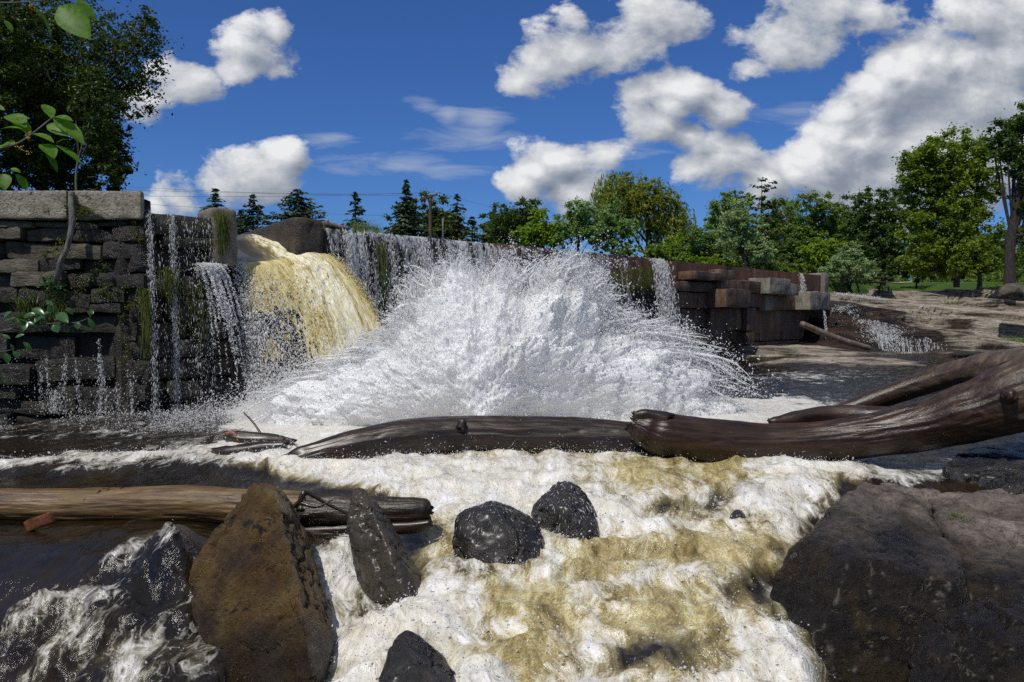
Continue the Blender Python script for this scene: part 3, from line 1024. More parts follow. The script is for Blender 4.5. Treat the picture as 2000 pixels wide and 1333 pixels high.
led = link('bedrock_ledge', np_mesh('bedrock_ledge', V, Fq, True, {'wet': wt, 'moss': ms, 'layer': lay}), M_LEDGE)
tag(led, 'layered bedrock ledge sloping into the river on the right', None, None, 'structure')

# ------------------------------------------------------------------ river
def river_base(x, y):
    z = -.62 * sstep(9.3, 4.4, y)
    wl = sstep(-1.0, -2.0, x)
    zl = -.10 * sstep(9.0, 7.4, y) - .62 * sstep(6.25, 5.0, y + .35 * fbm(np.stack([x * .8, 0 * x, 0 * x], -1), 2))
    z = z * (1 - wl) + zl * wl
    wr = sstep(.37, .44, x / np.maximum(y, .1))
    return z * (1 - wr) + wr * (-1.15 * sstep(8.3, 6.4, y))


def blob(px, py, cx, cy, rx, ry, p=1.0):
    return np.exp(-(((px - cx) / rx) ** 2 + ((py - cy) / ry) ** 2) * p)


us = np.arange(-.86, .86, .0033)
ysr = np.geomspace(2.9, 40, 620)
Ug, Yg = np.meshgrid(us, ysr, indexing='xy')
Xr, Yr = (Ug * Yg).ravel(), Yg.ravel()
zb = river_base(Xr, Yr)
px, py = proj(Xr, Yr, zb)
py = np.clip(py, 640, 1700)
wn = fbm(np.stack([Xr * 1.1, Yr * 1.1, 0 * Xr + 2], -1), 3)
wn2 = fbm(np.stack([Xr * 3.2, Yr * 2.2, 0 * Xr + 41], -1), 4)
px2 = px + wn * 60
py2 = py + fbm(np.stack([Xr * 1.1, Yr * 1.1, 0 * Xr + 9], -1), 3) * 25
Lb = np.interp(py2, [850, 880, 905, 940, 1000, 1060, 1140, 1200, 1270, 1333, 1500], [430, 420, 430, 560, 760, 790, 800, 770, 680, 620, 560])
Rb = np.interp(py2, [850, 880, 905, 940, 1000, 1060, 1140, 1200, 1270, 1333, 1500], [1560, 1690, 1700, 1690, 1620, 1590, 1520, 1520, 1600, 1670, 1720])
chan = sstep(-30, 110, px2 - Lb) * sstep(-40, 110, Rb - px2 + wn2 * 90) * sstep(862, 884, py2)
band = sstep(0, 1, 1 - np.abs(py2 - np.interp(px2, [0, 150, 300, 450, 600, 800], [915, 905, 895, 885, 900, 930])) / np.interp(px2, [0, 200, 450, 700], [22, 30, 45, 50])) * sstep(860, 700, px2)
band = np.clip(band, 0, 1)
back = sstep(430, 520, px2) * sstep(1580, 1490, px2) * sstep(770, 790, py2) * sstep(882, 870, py2)
churn = np.clip(blob(px2, py2, 270, 1230, 150, 120) + blob(px2, py2, 110, 1310, 190, 75) + .7 * blob(px2, py2, 330, 1120, 90, 50) + blob(px2, py2, 300, 1340, 200, 90), 0, 1)
mid = np.clip(.85 * blob(px2, py2, 665, 1120, 70, 90) + .8 * blob(px2, py2, 700, 1270, 90, 90), 0, 1)
rgt = .55 * blob(px2, py2, 1560, 805, 130, 26) + .4 * blob(px2, py2, 1740, 930, 90, 16) + .25 * blob(px2, py2, 1560, 735, 200, 10) + .3 * blob(px2, py2, 1880, 920, 70, 16)
mist = .16 * sstep(790, 815, py) * sstep(880, 850, py) * sstep(520, 430, px)
tanb = np.zeros_like(px)
for (cx, cy, rx, ry, a) in [(1240, 940, 170, 45, .8), (1020, 893, 210, 20, .55), (1400, 935, 70, 45, .8), (1130, 1120, 170, 70, .95), (1390, 1110, 150, 60, .9), (1040, 1230, 130, 75, .95), (1300, 1250, 150, 90, .85),
                            (1470, 1230, 70, 70, .7), (1000, 1310, 110, 60, .8), (880, 1110, 90, 60, .5), (720, 1200, 80, 40, .5), (1240, 1330, 120, 50, .7), (1480, 1060, 80, 40, .4), (590, 895, 80, 16, .4), (460, 920, 140, 14, .7), (1330, 1010, 60, 40, .4)]:
    tanb = np.maximum(tanb, a * blob(px2, py2, cx, cy, rx, ry))
n1 = fbm(np.stack([Xr * 2.3, Yr * 1.3, 0 * Xr], -1), 5)
n2 = fbm(np.stack([Xr * 1.7 + wn * .8, Yr * 1.3 + wn * .8, 0 * Xr + 5], -1), 4, ridge=True)
darkb = .8 * blob(px2, py2, 1260, 1325, 150, 40) + .5 * blob(px2, py2, 1160, 1010, 60, 22) + .5 * blob(px2, py2, 1010, 1145, 90, 26) + .5 * blob(px2, py2, 1440, 1180, 60, 40) + .4 * blob(px2, py2, 760, 1290, 60, 60) + .5 * blob(px2, py2, 1380, 900, 120, 10) + .6 * blob(px2, py2, 1480, 985, 70, 30) + .5 * blob(px2, py2, 300, 1200, 90, 60) + .45 * blob(px2, py2, 1330, 1010, 60, 30) + .5 * blob(px2, py2, 900, 1150, 60, 40)
turb = np.clip(chan + .75 * band + back + 1.0 * churn + .9 * mid + .3 * rgt, 0, 1)
calm = 1 - turb
near = sstep(14, 6, Yr)
# waves of the rapids: long rolling crests across the flow, smaller ones on their backs
wv = fbm(np.stack([Xr * .75 + wn * .5, Yr * 1.15, 0 * Xr + 13], -1), 2, ridge=True)
wv2 = fbm(np.stack([Xr * 2.1 + wn, Yr * 2.4, 0 * Xr + 23], -1), 3, ridge=True)
lump2 = fbm(np.stack([Xr * 6 + n1, Yr * 5, 0 * Xr + 8], -1), 3)
hw = .55 * wv + .35 * wv2 + .25 * n1
foam = chan * (.43 - .42 * tanb) + .38 * band + .8 * back + .19 * churn + .42 * mid + rgt + mist
foam = np.clip(foam + (hw * .58 + n2 * .22) * np.clip(foam * 2, 0, 1) - .4 * darkb, 0, 1)
# white water piled against the rocks and spread behind them
for (cx, cy, rx, ry, a) in [(965, 985, 90, 22, .35), (1100, 945, 80, 22, .3), (1030, 1115, 110, 40, .45), (1120, 1060, 110, 30, .4), (700, 940, 60, 20, .3), (850, 1230, 110, 40, .4), (1560, 1180, 60, 90, .4), (1590, 1010, 60, 50, .35), (640, 1240, 50, 60, .3)]:
    foam = np.clip(foam + a * blob(px2, py2, cx, cy, rx, ry) * chan, 0, 1)
aer = np.clip(chan * (.82 + .55 * n1 + .3 * wv) + .5 * mid + .2 * churn + .55 * back + .3 * band - darkb * 1.1, 0, 1)
zr = zb + turb * near * (.17 * wv + .10 * wv2 + .06 * n1 + .018 * lump2)
for (cx, cy, Y_, a) in [(965, 990, 7.0, .09), (1100, 948, 7.4, .08), (800, 1240, 5.0, .06)]:
    q_ = P(cx, cy, Y_)
    zr += a * np.exp(-((Xr - q_[0]) ** 2 + (Yr - Y_) ** 2) / .09)
rip = fbm(np.stack([Xr * 2.2, Yr * 4.0, 0 * Xr + 1], -1), 4)
rip2 = fbm(np.stack([Xr * 7, Yr * 11, 0 * Xr + 1], -1), 3)
zr += calm * (.030 * rip + .010 * rip2) + calm * sstep(10, 20, Yr) * .03 * rip
zr += churn * .17 * np.clip(.35 + n2, 0, 1) * sstep(4.2, 5.2, Yr)
nc = len(us)
i = np.arange(len(ysr) - 1)[:, None] * nc + np.arange(nc - 1)[None, :]
Fq = np.stack([i, i + 1, i + nc + 1, i + nc], -1).reshape(-1, 4)
RV = np.stack([Xr, Yr, zr], -1)
w = (Xr - DA[0]) * DNRM[0] + (Yr - DA[1]) * DNRM[1]
cull = (w < -.15) | ((Yr > WY + .5) & (Xr < -6.4))
riv = link('river', np_mesh('river', RV, Fq[~cull[Fq].any(1)], True, {'foam': foam, 'aer': aer}), M_RIVER)
tag(riv, 'foaming tea-brown river below the dam', None, None, 'structure')

# loose drops and bubbles thrown up over the rapids
wgt = foam * turb * np.clip(14 / Yr, 0, 2.2) * (Yr < 10.2) * (px > -40) * (px < 2040) * (py < 1400)
wgt = wgt * (1 - .8 * np.clip(churn * 1.5, 0, 1))
wgt[wgt < .15] = 0
area = Yr * Yr
pr = wgt * area; pr /= pr.sum()
idx = RNG.choice(len(pr), 26000, p=pr)
hgt = np.abs(RNG.normal(0, 1, len(idx))) ** 1.6 * .022
C = RV[idx] + np.stack([RNG.normal(0, .012, len(idx)), RNG.normal(0, .02, len(idx)), hgt], -1)
r = RNG.lognormal(math.log(.0032), .5, len(idx))
V, Fs = drops(C, np.clip(r, .001, .016), None, RNG.uniform(1, 2, len(idx)))
tag(link('rapids_spray', np_mesh('rapids_spray', V, Fs), M_SPRAY), 'bubbles and fine drops over the foaming rapids', 'spray', None, 'stuff')

# ------------------------------------------------------------------ spillway water
def fall_pos(a, tt, lift=0.0):
    """a 0..1 across the spillway, tt time since the lip"""
    s = sP1 + .02 + (sQ1 - sP1 - .04) * a
    v = .60 + 2.05 * np.clip(a, 0, 1) ** .62
    zl = SILL + .10 - .12 * sstep(.75, 0, a) + .18 * sstep(.45, .85, a)
    return s + (.25 + .75 * a) * tt, -.05 + v * tt, zl - .35 * tt - 4.9 * tt * tt + lift


na, nt_ = 260, 330
aa = np.linspace(0, 1, na)
# upstream approach then the fall
tf = np.linspace(0, .80, 250)
A1, T1 = np.meshgrid(aa, tf, indexing='xy')
s_, w_, z_ = fall_pos(A1.ravel(), T1.ravel())
up = np.linspace(-2.7, -.05, 80)
A0, W0 = np.meshgrid(aa, up, indexing='xy')
s0_, _, zl_ = fall_pos(A0.ravel(), 0 * A0.ravel())
zz = zl_ + (3.30 - zl_) * sstep(-.05, -2.0, W0.ravel()) + .20 * sstep(.35, .6, A0.ravel()) * sstep(-2.6, -1.2, W0.ravel()) * sstep(0, -.6, W0.ravel())
s_all = np.concatenate([s0_, s_]); w_all = np.concatenate([W0.ravel(), w_]); z_all = np.concatenate([zz, z_])
a_all = np.concatenate([A0.ravel(), A1.ravel()])
t_all = np.concatenate([(W0.ravel() + .05) * .45, T1.ravel()])
len_all = t_all * 3.0
q = np.stack([a_all * 4.0, len_all * 1.6, 0 * a_all], -1)
q1 = np.stack([a_all * 9.0, len_all * 3.0, 0 * a_all + 3], -1)
nn = fbm(q, 4); nn2 = fbm(q1, 4, ridge=True)
# the froth starts at the pier's upstream corner and crosses the middle on its way down
ridge_c = np.interp(t_all, [-.9, -.35, 0, .3, .8], [.62, .58, .62, .66, .62])
froth = np.exp(-((a_all - ridge_c - .06) / np.interp(t_all, [-.9, -.2, 0, .8], [.10, .16, .26, .30])) ** 2) * sstep(-1.0, -.5, t_all)
froth += .25 * sstep(.35, .75, t_all) + .25 * sstep(.14, 0.02, a_all) * sstep(.0, .2, t_all)
froth = np.clip(froth * .66, 0, 1)
tn = sstep(-.08, .04, t_all) * sstep(-.02, .12, a_all + .10 * nn) * (1 - .35 * sstep(.4, .8, t_all) * sstep(.5, .15, a_all)) + .0
tn = np.maximum(tn, froth * .9)
bumpy = sstep(-.1, .2, t_all)
rough = (.022 + .04 * froth) * (nn2 * .6 + nn) * np.clip(bumpy + froth, 0, 1)
V = D(s_all, w_all + rough, z_all + rough * .6)
nr = len(up) + len(tf)
i = np.arange(nr - 1)[:, None] * na + np.arange(na - 1)[None, :]
Fq = np.stack([i, i + 1, i + na + 1, i + na], -1).reshape(-1, 4)
brk = fbm(np.stack([a_all * 26, len_all * 5.5, 0 * a_all + 6], -1), 4, ridge=True) * .5 + .5 * fbm(np.stack([a_all * 12, len_all * 5.0, 0 * a_all + 8], -1), 3)
thr = np.interp(t_all, [0, .18, .45, .8], [2.0, 1.1, .42, .05]) + 1.2 * sstep(.28, .62, a_all) + 1.3 * sstep(.10, .0, t_all)
hole = (brk > -.12 + thr * .8) & (t_all > .05)
keep = ~hole[Fq].any(1)
o = link('spillway_water', np_mesh('spillway_water', V, Fq[keep], True, {'su': a_all * 2.0, 'sv': len_all, 'froth': froth, 'tan': np.clip(tn, 0, 1)}), M_SHEET)
tag(o, 'tea-coloured sheet of water pouring through the spillway', None, None, 'structure')

# drops of the breaking left part and over the sheet
def sheet_drops(n, aw, tw, spread, rm, st):
    a = np.clip(aw(n), -.06, 1.02); tt = tw(n)
    s, w, z = fall_pos(np.clip(a, 0, 1), tt)
    s = s + (a - np.clip(a, 0, 1)) * 2.2
    C = D(s + RNG.normal(0, .03, n), w + RNG.normal(0, 1, n) * spread * (.3 + tt), z + RNG.normal(0, 1, n) * spread * (.3 + tt))
    v = .60 + 2.05 * np.clip(a, 0, 1) ** .62
    ax = np.stack([DNRM[0] * v, DNRM[1] * v, -.35 - 9.8 * tt], -1)
    keep = C[:, 2] > .02
    return drops(C[keep], np.clip(RNG.lognormal(math.log(rm), .5, n), .002, .03)[keep], ax[keep] + RNG.normal(0, .6, (keep.sum(), 3)), RNG.uniform(1, st, keep.sum()))


g = Geo()
V, Fs = sheet_drops(15000, lambda n: RNG.beta(1.0, 2.0, n) * .75 - .05, lambda n: .2 + .58 * RNG.beta(1.7, 1.1, n), .12, .0065, 2.4); g.add(V, Fs)
V, Fs = sheet_drops(2500, lambda n: RNG.normal(.02, .03, n), lambda n: RNG.uniform(0.02, .75, n), .10, .0065, 2.2); g.add(V, Fs)
tag(geo_obj('spillway_drops', g, M_SPRAY), 'pale drops breaking off the left side of the spillway sheet', 'spray', None, 'stuff')
g = Geo()
V, Fs = sheet_drops(3500, lambda n: RNG.normal(.99, .03, n), lambda n: RNG.uniform(.1, .8, n), .10, .0055, 2.5); g.add(V, Fs)
V, Fs = sheet_drops(3000, lambda n: RNG.uniform(.2, 1, n), lambda n: RNG.uniform(.55, .82, n), .16, .0055, 2.5); g.add(V, Fs)
V, Fs = sheet_drops(5000, lambda n: RNG.uniform(.2, 1, n), lambda n: RNG.uniform(.1, .75, n), .06, .0042, 2.5); g.add(V, Fs)
tag(geo_obj('spillway_spray', g, M_SPRAYTAN), 'yellowish drops leaping from the tan spillway sheet', 'spray', None, 'stuff')

# ------------------------------------------------------------------ thin falls over the dam face
def streaks(n, s_of, z0_of, z1, w0, vout, rm, stretch, jit=.02, splash=0.0):
    """drop streaks falling from z0 at column s"""
    s = s_of(n); z0 = z0_of(s)
    u = RNG.uniform(0, 1, n) ** .9
    z = z0 - (z0 - z1) * u
    tt = np.sqrt(np.maximum(2 * (z0 - z) / 9.8, 0))
    w = w0 + vout(s) * tt + np.abs(RNG.normal(0, jit, n))
    C = D(s + RNG.normal(0, jit, n) * (1 + tt * 2), w, z)
    return drops(C, np.clip(RNG.lognormal(math.log(rm), .45, n), .002, .02), np.array([[0, 0, 1.0]]) + RNG.normal(0, .12, (n, 3)), RNG.uniform(1.2, stretch, n))


def clustered(s0, s1, k, seed, width=.05, gamma=1.6):
    rs = np.random.default_rng(seed)
    c = rs.uniform(s0, s1, k); wgt_ = rs.uniform(.05, 1, k) ** gamma; wgt_ /= wgt_.sum(); wd = rs.uniform(.3, 1.5, k) * width

    def f(n):
        j = RNG.choice(k, n, p=wgt_)
        return np.clip(c[j] + RNG.normal(0, 1, n) * wd[j], s0 - .1, s1 + .1)
    return f


crest = lambda s: np.full_like(s, CREST + .02)
g = Geo()
# curtain right of the long pier, dense as far as px 960, thin beyond
for (pa, pb, n, k, wd, sd) in ((636, 700, 4200, 12, .03, 1), (690, 975, 17000, 60, .05, 2), (960, 1110, 2200, 14, .05, 3), (1110, 1180, 1500, 8, .04, 4), (1200, 1245, 1200, 6, .05, 5)):
    V, Fs = streaks(n, clustered(S(pa), S(pb), k, sd, wd), crest, .3, .02, lambda s: .55 + .1 * np.sin(s * 5), .0055, 8, .012); g.add(V, Fs)
V, Fs = streaks(5200, lambda n: RNG.normal(S(1272), .16, n), crest, .2, .10, lambda s: .75 + 0 * s, .012, 5, .10); g.add(V, Fs)
V, Fs = streaks(500, lambda n: RNG.normal(S(1548), .12, n), lambda s: np.full_like(s, CREST), 1.95, .3, lambda s: .3 + 0 * s, .012, 5, .03); g.add(V, Fs)
V, Fs = streaks(260, lambda n: RNG.normal(S(1562), .03, n), lambda s: np.full_like(s, 1.9), .4, 1.0, lambda s: .3 + 0 * s, .013, 5, .03); g.add(V, Fs)
tag(geo_obj('curtain_fall', g, M_DRIP), 'thin curtain of streaking water over the long dam face', 'waterfall', None, 'stuff')

g = Geo()
for (pa, pb, n, k, wd, sd) in ((285, 330, 1500, 5, .022, 11), (325, 372, 2000, 6, .028, 12), (370, 412, 800, 8, .02, 13), (282, 412, 900, 22, .04, 14)):
    V, Fs = streaks(n, clustered(S(pa), S(pb), k, sd, wd), crest, .02, .06, lambda s: .18 + .05 * np.sin(s * 9), .0038, 8, .013); g.add(V, Fs)
tag(geo_obj('trickling_fall', g, M_DRIP), 'sparse trickles over the mossy wall left of the pier', 'waterfall', None, 'stuff')

def veil(g, s0, s1, z0, z1, w0, v, ns, nz_):
    ss_ = np.linspace(s0, s1, ns); zz_ = np.linspace(z0, z1, nz_)
    A_, B_ = np.meshgrid(ss_, zz_, indexing='xy')
    A_, B_ = A_.ravel(), B_.ravel()
    tt_ = np.sqrt(np.maximum(z0 - B_, 0) * 2 / 9.8)
    wv_ = w0 + v * tt_ + .03 * fbm(np.stack([A_ * 3.5, B_ * .7, 0 * A_], -1), 3) * (1 + tt_)
    i_ = np.arange(nz_ - 1)[:, None] * ns + np.arange(ns - 1)[None, :]
    g.add(D(A_, wv_, B_), np.stack([i_, i_ + 1, i_ + ns + 1, i_ + ns], -1).reshape(-1, 4))


g = Geo()
veil(g, S(630), S(985), CREST + .03, .1, .015, .55, 420, 60)
veil(g, S(985), S(1180), CREST + .03, .6, .11, .45, 200, 30)
veil(g, S(1258), S(1288), CREST + .06, .3, .11, .7, 40, 40)
tag(geo_obj('waterfall', g, M_VEIL), 'thin streaked veil of water falling over the dam crest', None, None, 'structure')

# drips low on the left wall
g = Geo()
for (px_, ytop_, n) in ((98, 705, 150), (108, 690, 120), (142, 690, 220), (165, 700, 160), (207, 660, 330), (215, 720, 120), (240, 740, 120), (265, 720, 160), (120, 760, 260)):
    x0 = P(px_, ytop_, WY)[0]; zt_ = P(px_, ytop_, WY)[2]
    z = zt_ * (1 - RNG.uniform(0, 1, n) ** .8)
    x = x0 + RNG.normal(0, .014, n) + .03 * np.sin(z * 3 + px_) + RNG.normal(0, .09, n) * (RNG.uniform(0, 1, n) > .6) * sstep(1.0, .2, z)
    V, Fs = drops(np.stack([x, WY - .20 - np.abs(RNG.normal(0, .05, n)), z], -1), np.clip(RNG.lognormal(math.log(.0058), .5, n), .002, .014), np.array([[0, 0, 1.0]]) + RNG.normal(0, .2, (n, 3)), RNG.uniform(1, 3.2, n)); g.add(V, Fs)
n = 900
x = RNG.uniform(P(20, 700, WY)[0], P(300, 700, WY)[0], n)
V, Fs = drops(np.stack([x, WY - .2 - np.abs(RNG.normal(0, .06, n)), RNG.uniform(0, 1.0, n)], -1), np.clip(RNG.lognormal(math.log(.004), .5, n), .002, .01)); g.add(V, Fs)
tag(geo_obj('wall_drips', g, M_DRIP), 'drips running down the low dark stones of the left wall', 'drips', None, 'stuff')

# the side jet under the mossy pier
g = Geo()
for k in range(30):
    n = 170
    s0 = S(402) + RNG.normal(0, .10); z0 = zat(410, 515) - abs(RNG.normal(0, .05))
    vs = RNG.uniform(.15, .95); vw = RNG.uniform(.3, .8)
    tt = np.sort(RNG.uniform(0, .72, n)) * RNG.uniform(.5, 1)
    C = D(s0 + vs * tt + RNG.normal(0, .012, n), .12 + vw * tt, z0 - .2 * tt - 4.4 * tt * tt + RNG.normal(0, .012, n))
    C = C[C[:, 2] > .03]
    V, Fs = drops(C, np.clip(RNG.lognormal(math.log(.0068), .45, len(C)), .002, .02), np.diff(C, axis=0, append=C[-1:] - [[0, 0, .1]]) + 1e-3, RNG.uniform(1, 3.0, len(C))); g.add(V, Fs)
n = 1300
C = D(S(405) + RNG.normal(0, .14, n), .13 + np.abs(RNG.normal(0, .07, n)), zat(410, 516) - np.abs(RNG.normal(0, .13, n)))
V, Fs = drops(C, np.clip(RNG.lognormal(math.log(.008), .4, n), .002, .02), None, RNG.uniform(1, 2, n)); g.add(V, Fs)
tag(geo_obj('side_jet', g, M_SPRAY), 'small white jet spurting from the wall beneath the mossy pier', 'spray', None, 'stuff')

# water on the ledge: small cascades
g = Geo()


def cascade(path, width, n, rm, hz=.05):
    pts = np.array([proj_ledge(*p) for p in path])
    L = np.concatenate([[0], np.cumsum(np.linalg.norm(np.diff(pts, axis=0), axis=1))])
    u = RNG.uniform(0, L[-1], n)
    C = np.stack([np.interp(u, L, pts[:, k]) for k in range(3)], -1)
    wd = np.interp(u, np.linspace(0, L[-1], len(width)), width)
    C[:, 0] += RNG.normal(0, 1, n) * wd
    C[:, 1] += RNG.normal(0, 1, n) * wd * .5
    C[:, 2] = ledge_h(C[:, 0], C[:, 1]) + np.abs(RNG.normal(0, hz, n))
    return drops(C, np.clip(RNG.lognormal(math.log(rm), .4, n), .004, .03), np.array([[.35, -.8, -.5]]) + RNG.normal(0, .2, (n, 3)), RNG.uniform(1.5, 6, n))


g.add(*cascade([(1612, 560), (1640, 568), (1668, 580)], [.25, .5, .7], 3200, .010))
g.add(*cascade([(1690, 572), (1705, 582)], [.15, .2], 260, .011))
g.add(*cascade([(1625, 608), (1670, 618), (1700, 632), (1720, 648)], [.12, .2, .28, .3], 700, .009))
g.add(*cascade([(1705, 645), (1730, 658), (1750, 668)], [.25, .4, .45], 1000, .010, .06))
# a small curtain that drops off the lowest layer
for k in range(70):
    q_ = RNG.uniform(0, 1) ** 1.3
    p0 = proj_ledge(1698 + 132 * q_, 652 + 20 * q_)
    n = int(RNG.uniform(8, 40) * (1.25 - q_))
    z = p0[2] - RNG.uniform(0, .75, n) * (1 - .2 * q_)
    C = np.stack([p0[0] + RNG.normal(0, .02, n), p0[1] - .75 - .3 * (p0[2] - z), z], -1)
    V, Fs = drops(C, np.clip(RNG.lognormal(math.log(.0105), .35, n), .004, .02), np.array([[0, 0, 1.0]]) + RNG.normal(0, .1, (n, 3)), RNG.uniform(1.5, 5, n)); g.add(V, Fs)
tag(geo_obj('ledge_cascade', g, M_DRIP), 'small white cascades running down the layered bedrock', 'waterfall', None, 'stuff')

# ------------------------------------------------------------------ the great splash
TH = np.radians([0, 3, 9, 14, 23, 30, 38, 48, 58, 70, 81, 94, 107, 121, 135, 152, 162, 168, 176, 180])
RR = np.array([600, 585, 530, 500, 425, 385, 356, 350, 350, 318, 312, 312, 316, 306, 280, 288, 330, 396, 470, 490]) * (13.0 / F)
SRC = P(950, 828, 13.0)
SRC[2] = -.02
DEP = 1.5


def Rth(th):
    t_ = np.asarray(th, float)
    q_ = np.stack([t_ * 3.2, 0 * t_ + 3.3, 0 * t_], -1).reshape(-1, 3)
    return np.interp(t_, TH, RR) * (1 + .17 * fbm(q_ * 1.3, 4).reshape(t_.shape))


def dome(th, ps, f):
    """th in the plane facing the camera, ps depth angle"""
    R = Rth(th) * f
    x = R * np.cos(th) * np.cos(ps)
    z = R * np.sin(th) * np.cos(ps)
    y = -DEP * f * np.sin(ps) * (.45 + .55 * np.sin(th))
    # the sheet of spray stands off towards the dam on its right end
    y = y + .22 * np.clip(x, -2, 6)
    return np.stack([SRC[0] + x, SRC[1] + y, SRC[2] + z], -1)


nth, nps = 640, 300
th = np.linspace(0, PI, nth); ps = np.linspace(-PI / 2, PI / 2, nps)
Tg, Pg = np.meshgrid(th, ps, indexing='ij')
tf_, pf_ = Tg.ravel(), Pg.ravel()
q = dome(tf_, pf_, 1.0)
# fingers: ridges running outward (function of direction), plus lumps
f = .86 + .16 * fbm(q * .75, 4) + .12 * fbm(q * 2.1, 4) + .045 * fbm(q * 6, 3) + .02 * fbm(q * 17, 3)
V = dome(tf_, pf_, f)
i = np.arange(nth - 1)[:, None] * nps + np.arange(nps - 1)[None, :]
Fq = np.stack([i, i + 1, i + nps + 1, i + nps], -1).reshape(-1, 4)
splash = thing('splash', 'great dome of white spray bursting up below the spillway', 'splash', SRC)
splash['kind'] = 'stuff'
link('spray_body', np_mesh('spray_body', V, Fq), M_CORE, splash)

gs = Geo()
# a) fine grain hugging and filling the body
n = 260000
tt = RNG.uniform(0, PI, n); pp = np.arcsin(RNG.uniform(-1, .25, n)) * -1
q = dome(tt, pp, 1.0)
f0 = .86 + .16 * fbm(q * .75, 4) + .12 * fbm(q * 2.1, 4)
fr = f0 + np.abs(RNG.normal(0, .045, n)) - .005
C = dome(tt, pp, fr)
C += RNG.normal(0, 1, (n, 3)) * np.where(RNG.uniform(size=(n, 1)) < .55, .035, .13)
ok = C[:, 2] > -.05
V, Fs = drops(C[ok], np.clip(RNG.lognormal(math.log(.0026), .5, ok.sum()), .001, .010), (C - SRC)[ok] + RNG.normal(0, 1.5, (ok.sum(), 3)), RNG.uniform(1, 1.7, ok.sum()))
gs.add(V, Fs)
n = 110000
tt = RNG.uniform(0, PI, n); pp = np.clip(RNG.normal(.25, .5, n), -1.2, 1.5)
C = dome(tt, pp, .90 + RNG.normal(0, .075, n)) + RNG.normal(0, .05, (n, 3))
ok = C[:, 2] > 0
V, Fs = drops(C[ok], np.clip(RNG.lognormal(math.log(.0024), .45, ok.sum()), .001, .008))
gs.add(V, Fs)
geo_obj('fine_spray', gs, M_GRAIN, splash)
gs = Geo()
# b) jets: chains of drops thrown outward along slightly falling paths
gf = Geo()
for k in range(1100):
    t0 = RNG.uniform(.02, PI - .03)
    if RNG.uniform() < .4: t0 = RNG.uniform(.03, 1.3)
    if math.sin(t0) < .32 and RNG.uniform() < .7: continue
    p0 = RNG.normal(0, .17)
    reach = RNG.lognormal(math.log(1.0), .06)
    if RNG.uniform() < .05: reach *= RNG.uniform(1.04, 1.13)
    n = int(RNG.uniform(25, 110))
    u = (.84 + .16 * RNG.uniform(0, 1, n) ** 1.2) * reach
    tilt = RNG.normal(0, .55)
    wob = .016 * np.sin(u * RNG.uniform(20, 60) + k) + RNG.normal(0, .005, n) + (u - .84) * tilt
    C = dome(np.full(n, t0) + wob - (u - .8) * .3 * math.cos(t0) * np.abs(u - .8) / .2, np.full(n, p0), u)
    C += RNG.normal(0, 1, (n, 3)) * RNG.choice([.010, .03, .06], (n, 1))
    r = RNG.lognormal(math.log(.0042), .7, n)
    V, Fs = drops(C, np.clip(r, .0015, .018), None, RNG.uniform(1, 1.8, n))
    gs.add(V, Fs)
    if abs(p0) < .13:                       # a ragged finger of unbroken water
        m = 9
        uu = np.linspace(.80, RNG.uniform(.93, 1.03), m) * min(reach, 1.04)
        bend = tilt
        pts = dome(t0 + .016 * np.sin(uu * 34 + k) + bend * (uu - .84) - (uu - .8) * .5 * math.cos(t0) * np.abs(uu - .8) / .2, np.full(m, p0), uu)
        rr = np.linspace(RNG.uniform(.015, .042), .004, m) * RNG.uniform(.6, 1.3, m)
        V, Q, T = tube_arrays(pts, rr, 7, .7, 14, 0, 3)
        gf.add(V, Q, T)
geo_obj('spray_fingers', gf, M_CORE, splash)
# c) loose halo
n = 8000
tt = np.where(RNG.uniform(size=n) < .5, RNG.uniform(0, 1.4, n), RNG.uniform(0, PI, n)); pp = np.arcsin(RNG.uniform(-.5, 1, n))
C = dome(tt, pp, .92 + np.abs(RNG.normal(0, .10, n))); C += RNG.normal(0, .05, (n, 3))
ok = C[:, 2] > 0
V, Fs = drops(C[ok], np.clip(RNG.lognormal(math.log(.006), .55, ok.sum()), .002, .022), None, RNG.uniform(1, 2, ok.sum()))
gs.add(V, Fs)
geo_obj('spray_drops', gs, M_SPRAY, splash)

# low mist of drops on the left under the spillway and the wall
gm = Geo()
n = 26000
x = P(600, 800, 13.4)[0] + RNG.normal(0, 1, n) * np.where(RNG.uniform(size=n) < .5, .55, 1.2)
y = 13.3 + RNG.normal(0, .45, n)
z = np.abs(RNG.normal(0, .30, n)) * np.clip(1.3 - np.abs(x - P(640, 800, 13.4)[0]) * .42, .12, 1.5)
V, Fs = drops(np.stack([x, y, z], -1), np.clip(RNG.lognormal(math.log(.0052), .45, n), .002, .016), None, RNG.uniform(1, 2, n)); gm.add(V, Fs)
n = 9000
x = RNG.uniform(P(-20, 800, 13)[0], P(560, 800, 13)[0], n); y = RNG.uniform(11.3, 13.7, n)
cl = fbm(np.stack([x * 1.1, y * 1.1, 0 * x + 31], -1), 3)
ok = cl + RNG.normal(0, .15, n) > -.02 + .25 * (x < -6.0)
z = np.abs(RNG.normal(0, .07, n))
V, Fs = drops(np.stack([x, y, z], -1)[ok], np.clip(RNG.lognormal(math.log(.0042), .45, ok.sum()), .002, .012), None, RNG.uniform(1, 2, ok.sum())); gm.add(V, Fs)
tag(geo_obj('low_spray', gm, M_SPRAY), 'low grainy spray over the pool beneath the left wall', 'spray', None, 'stuff')

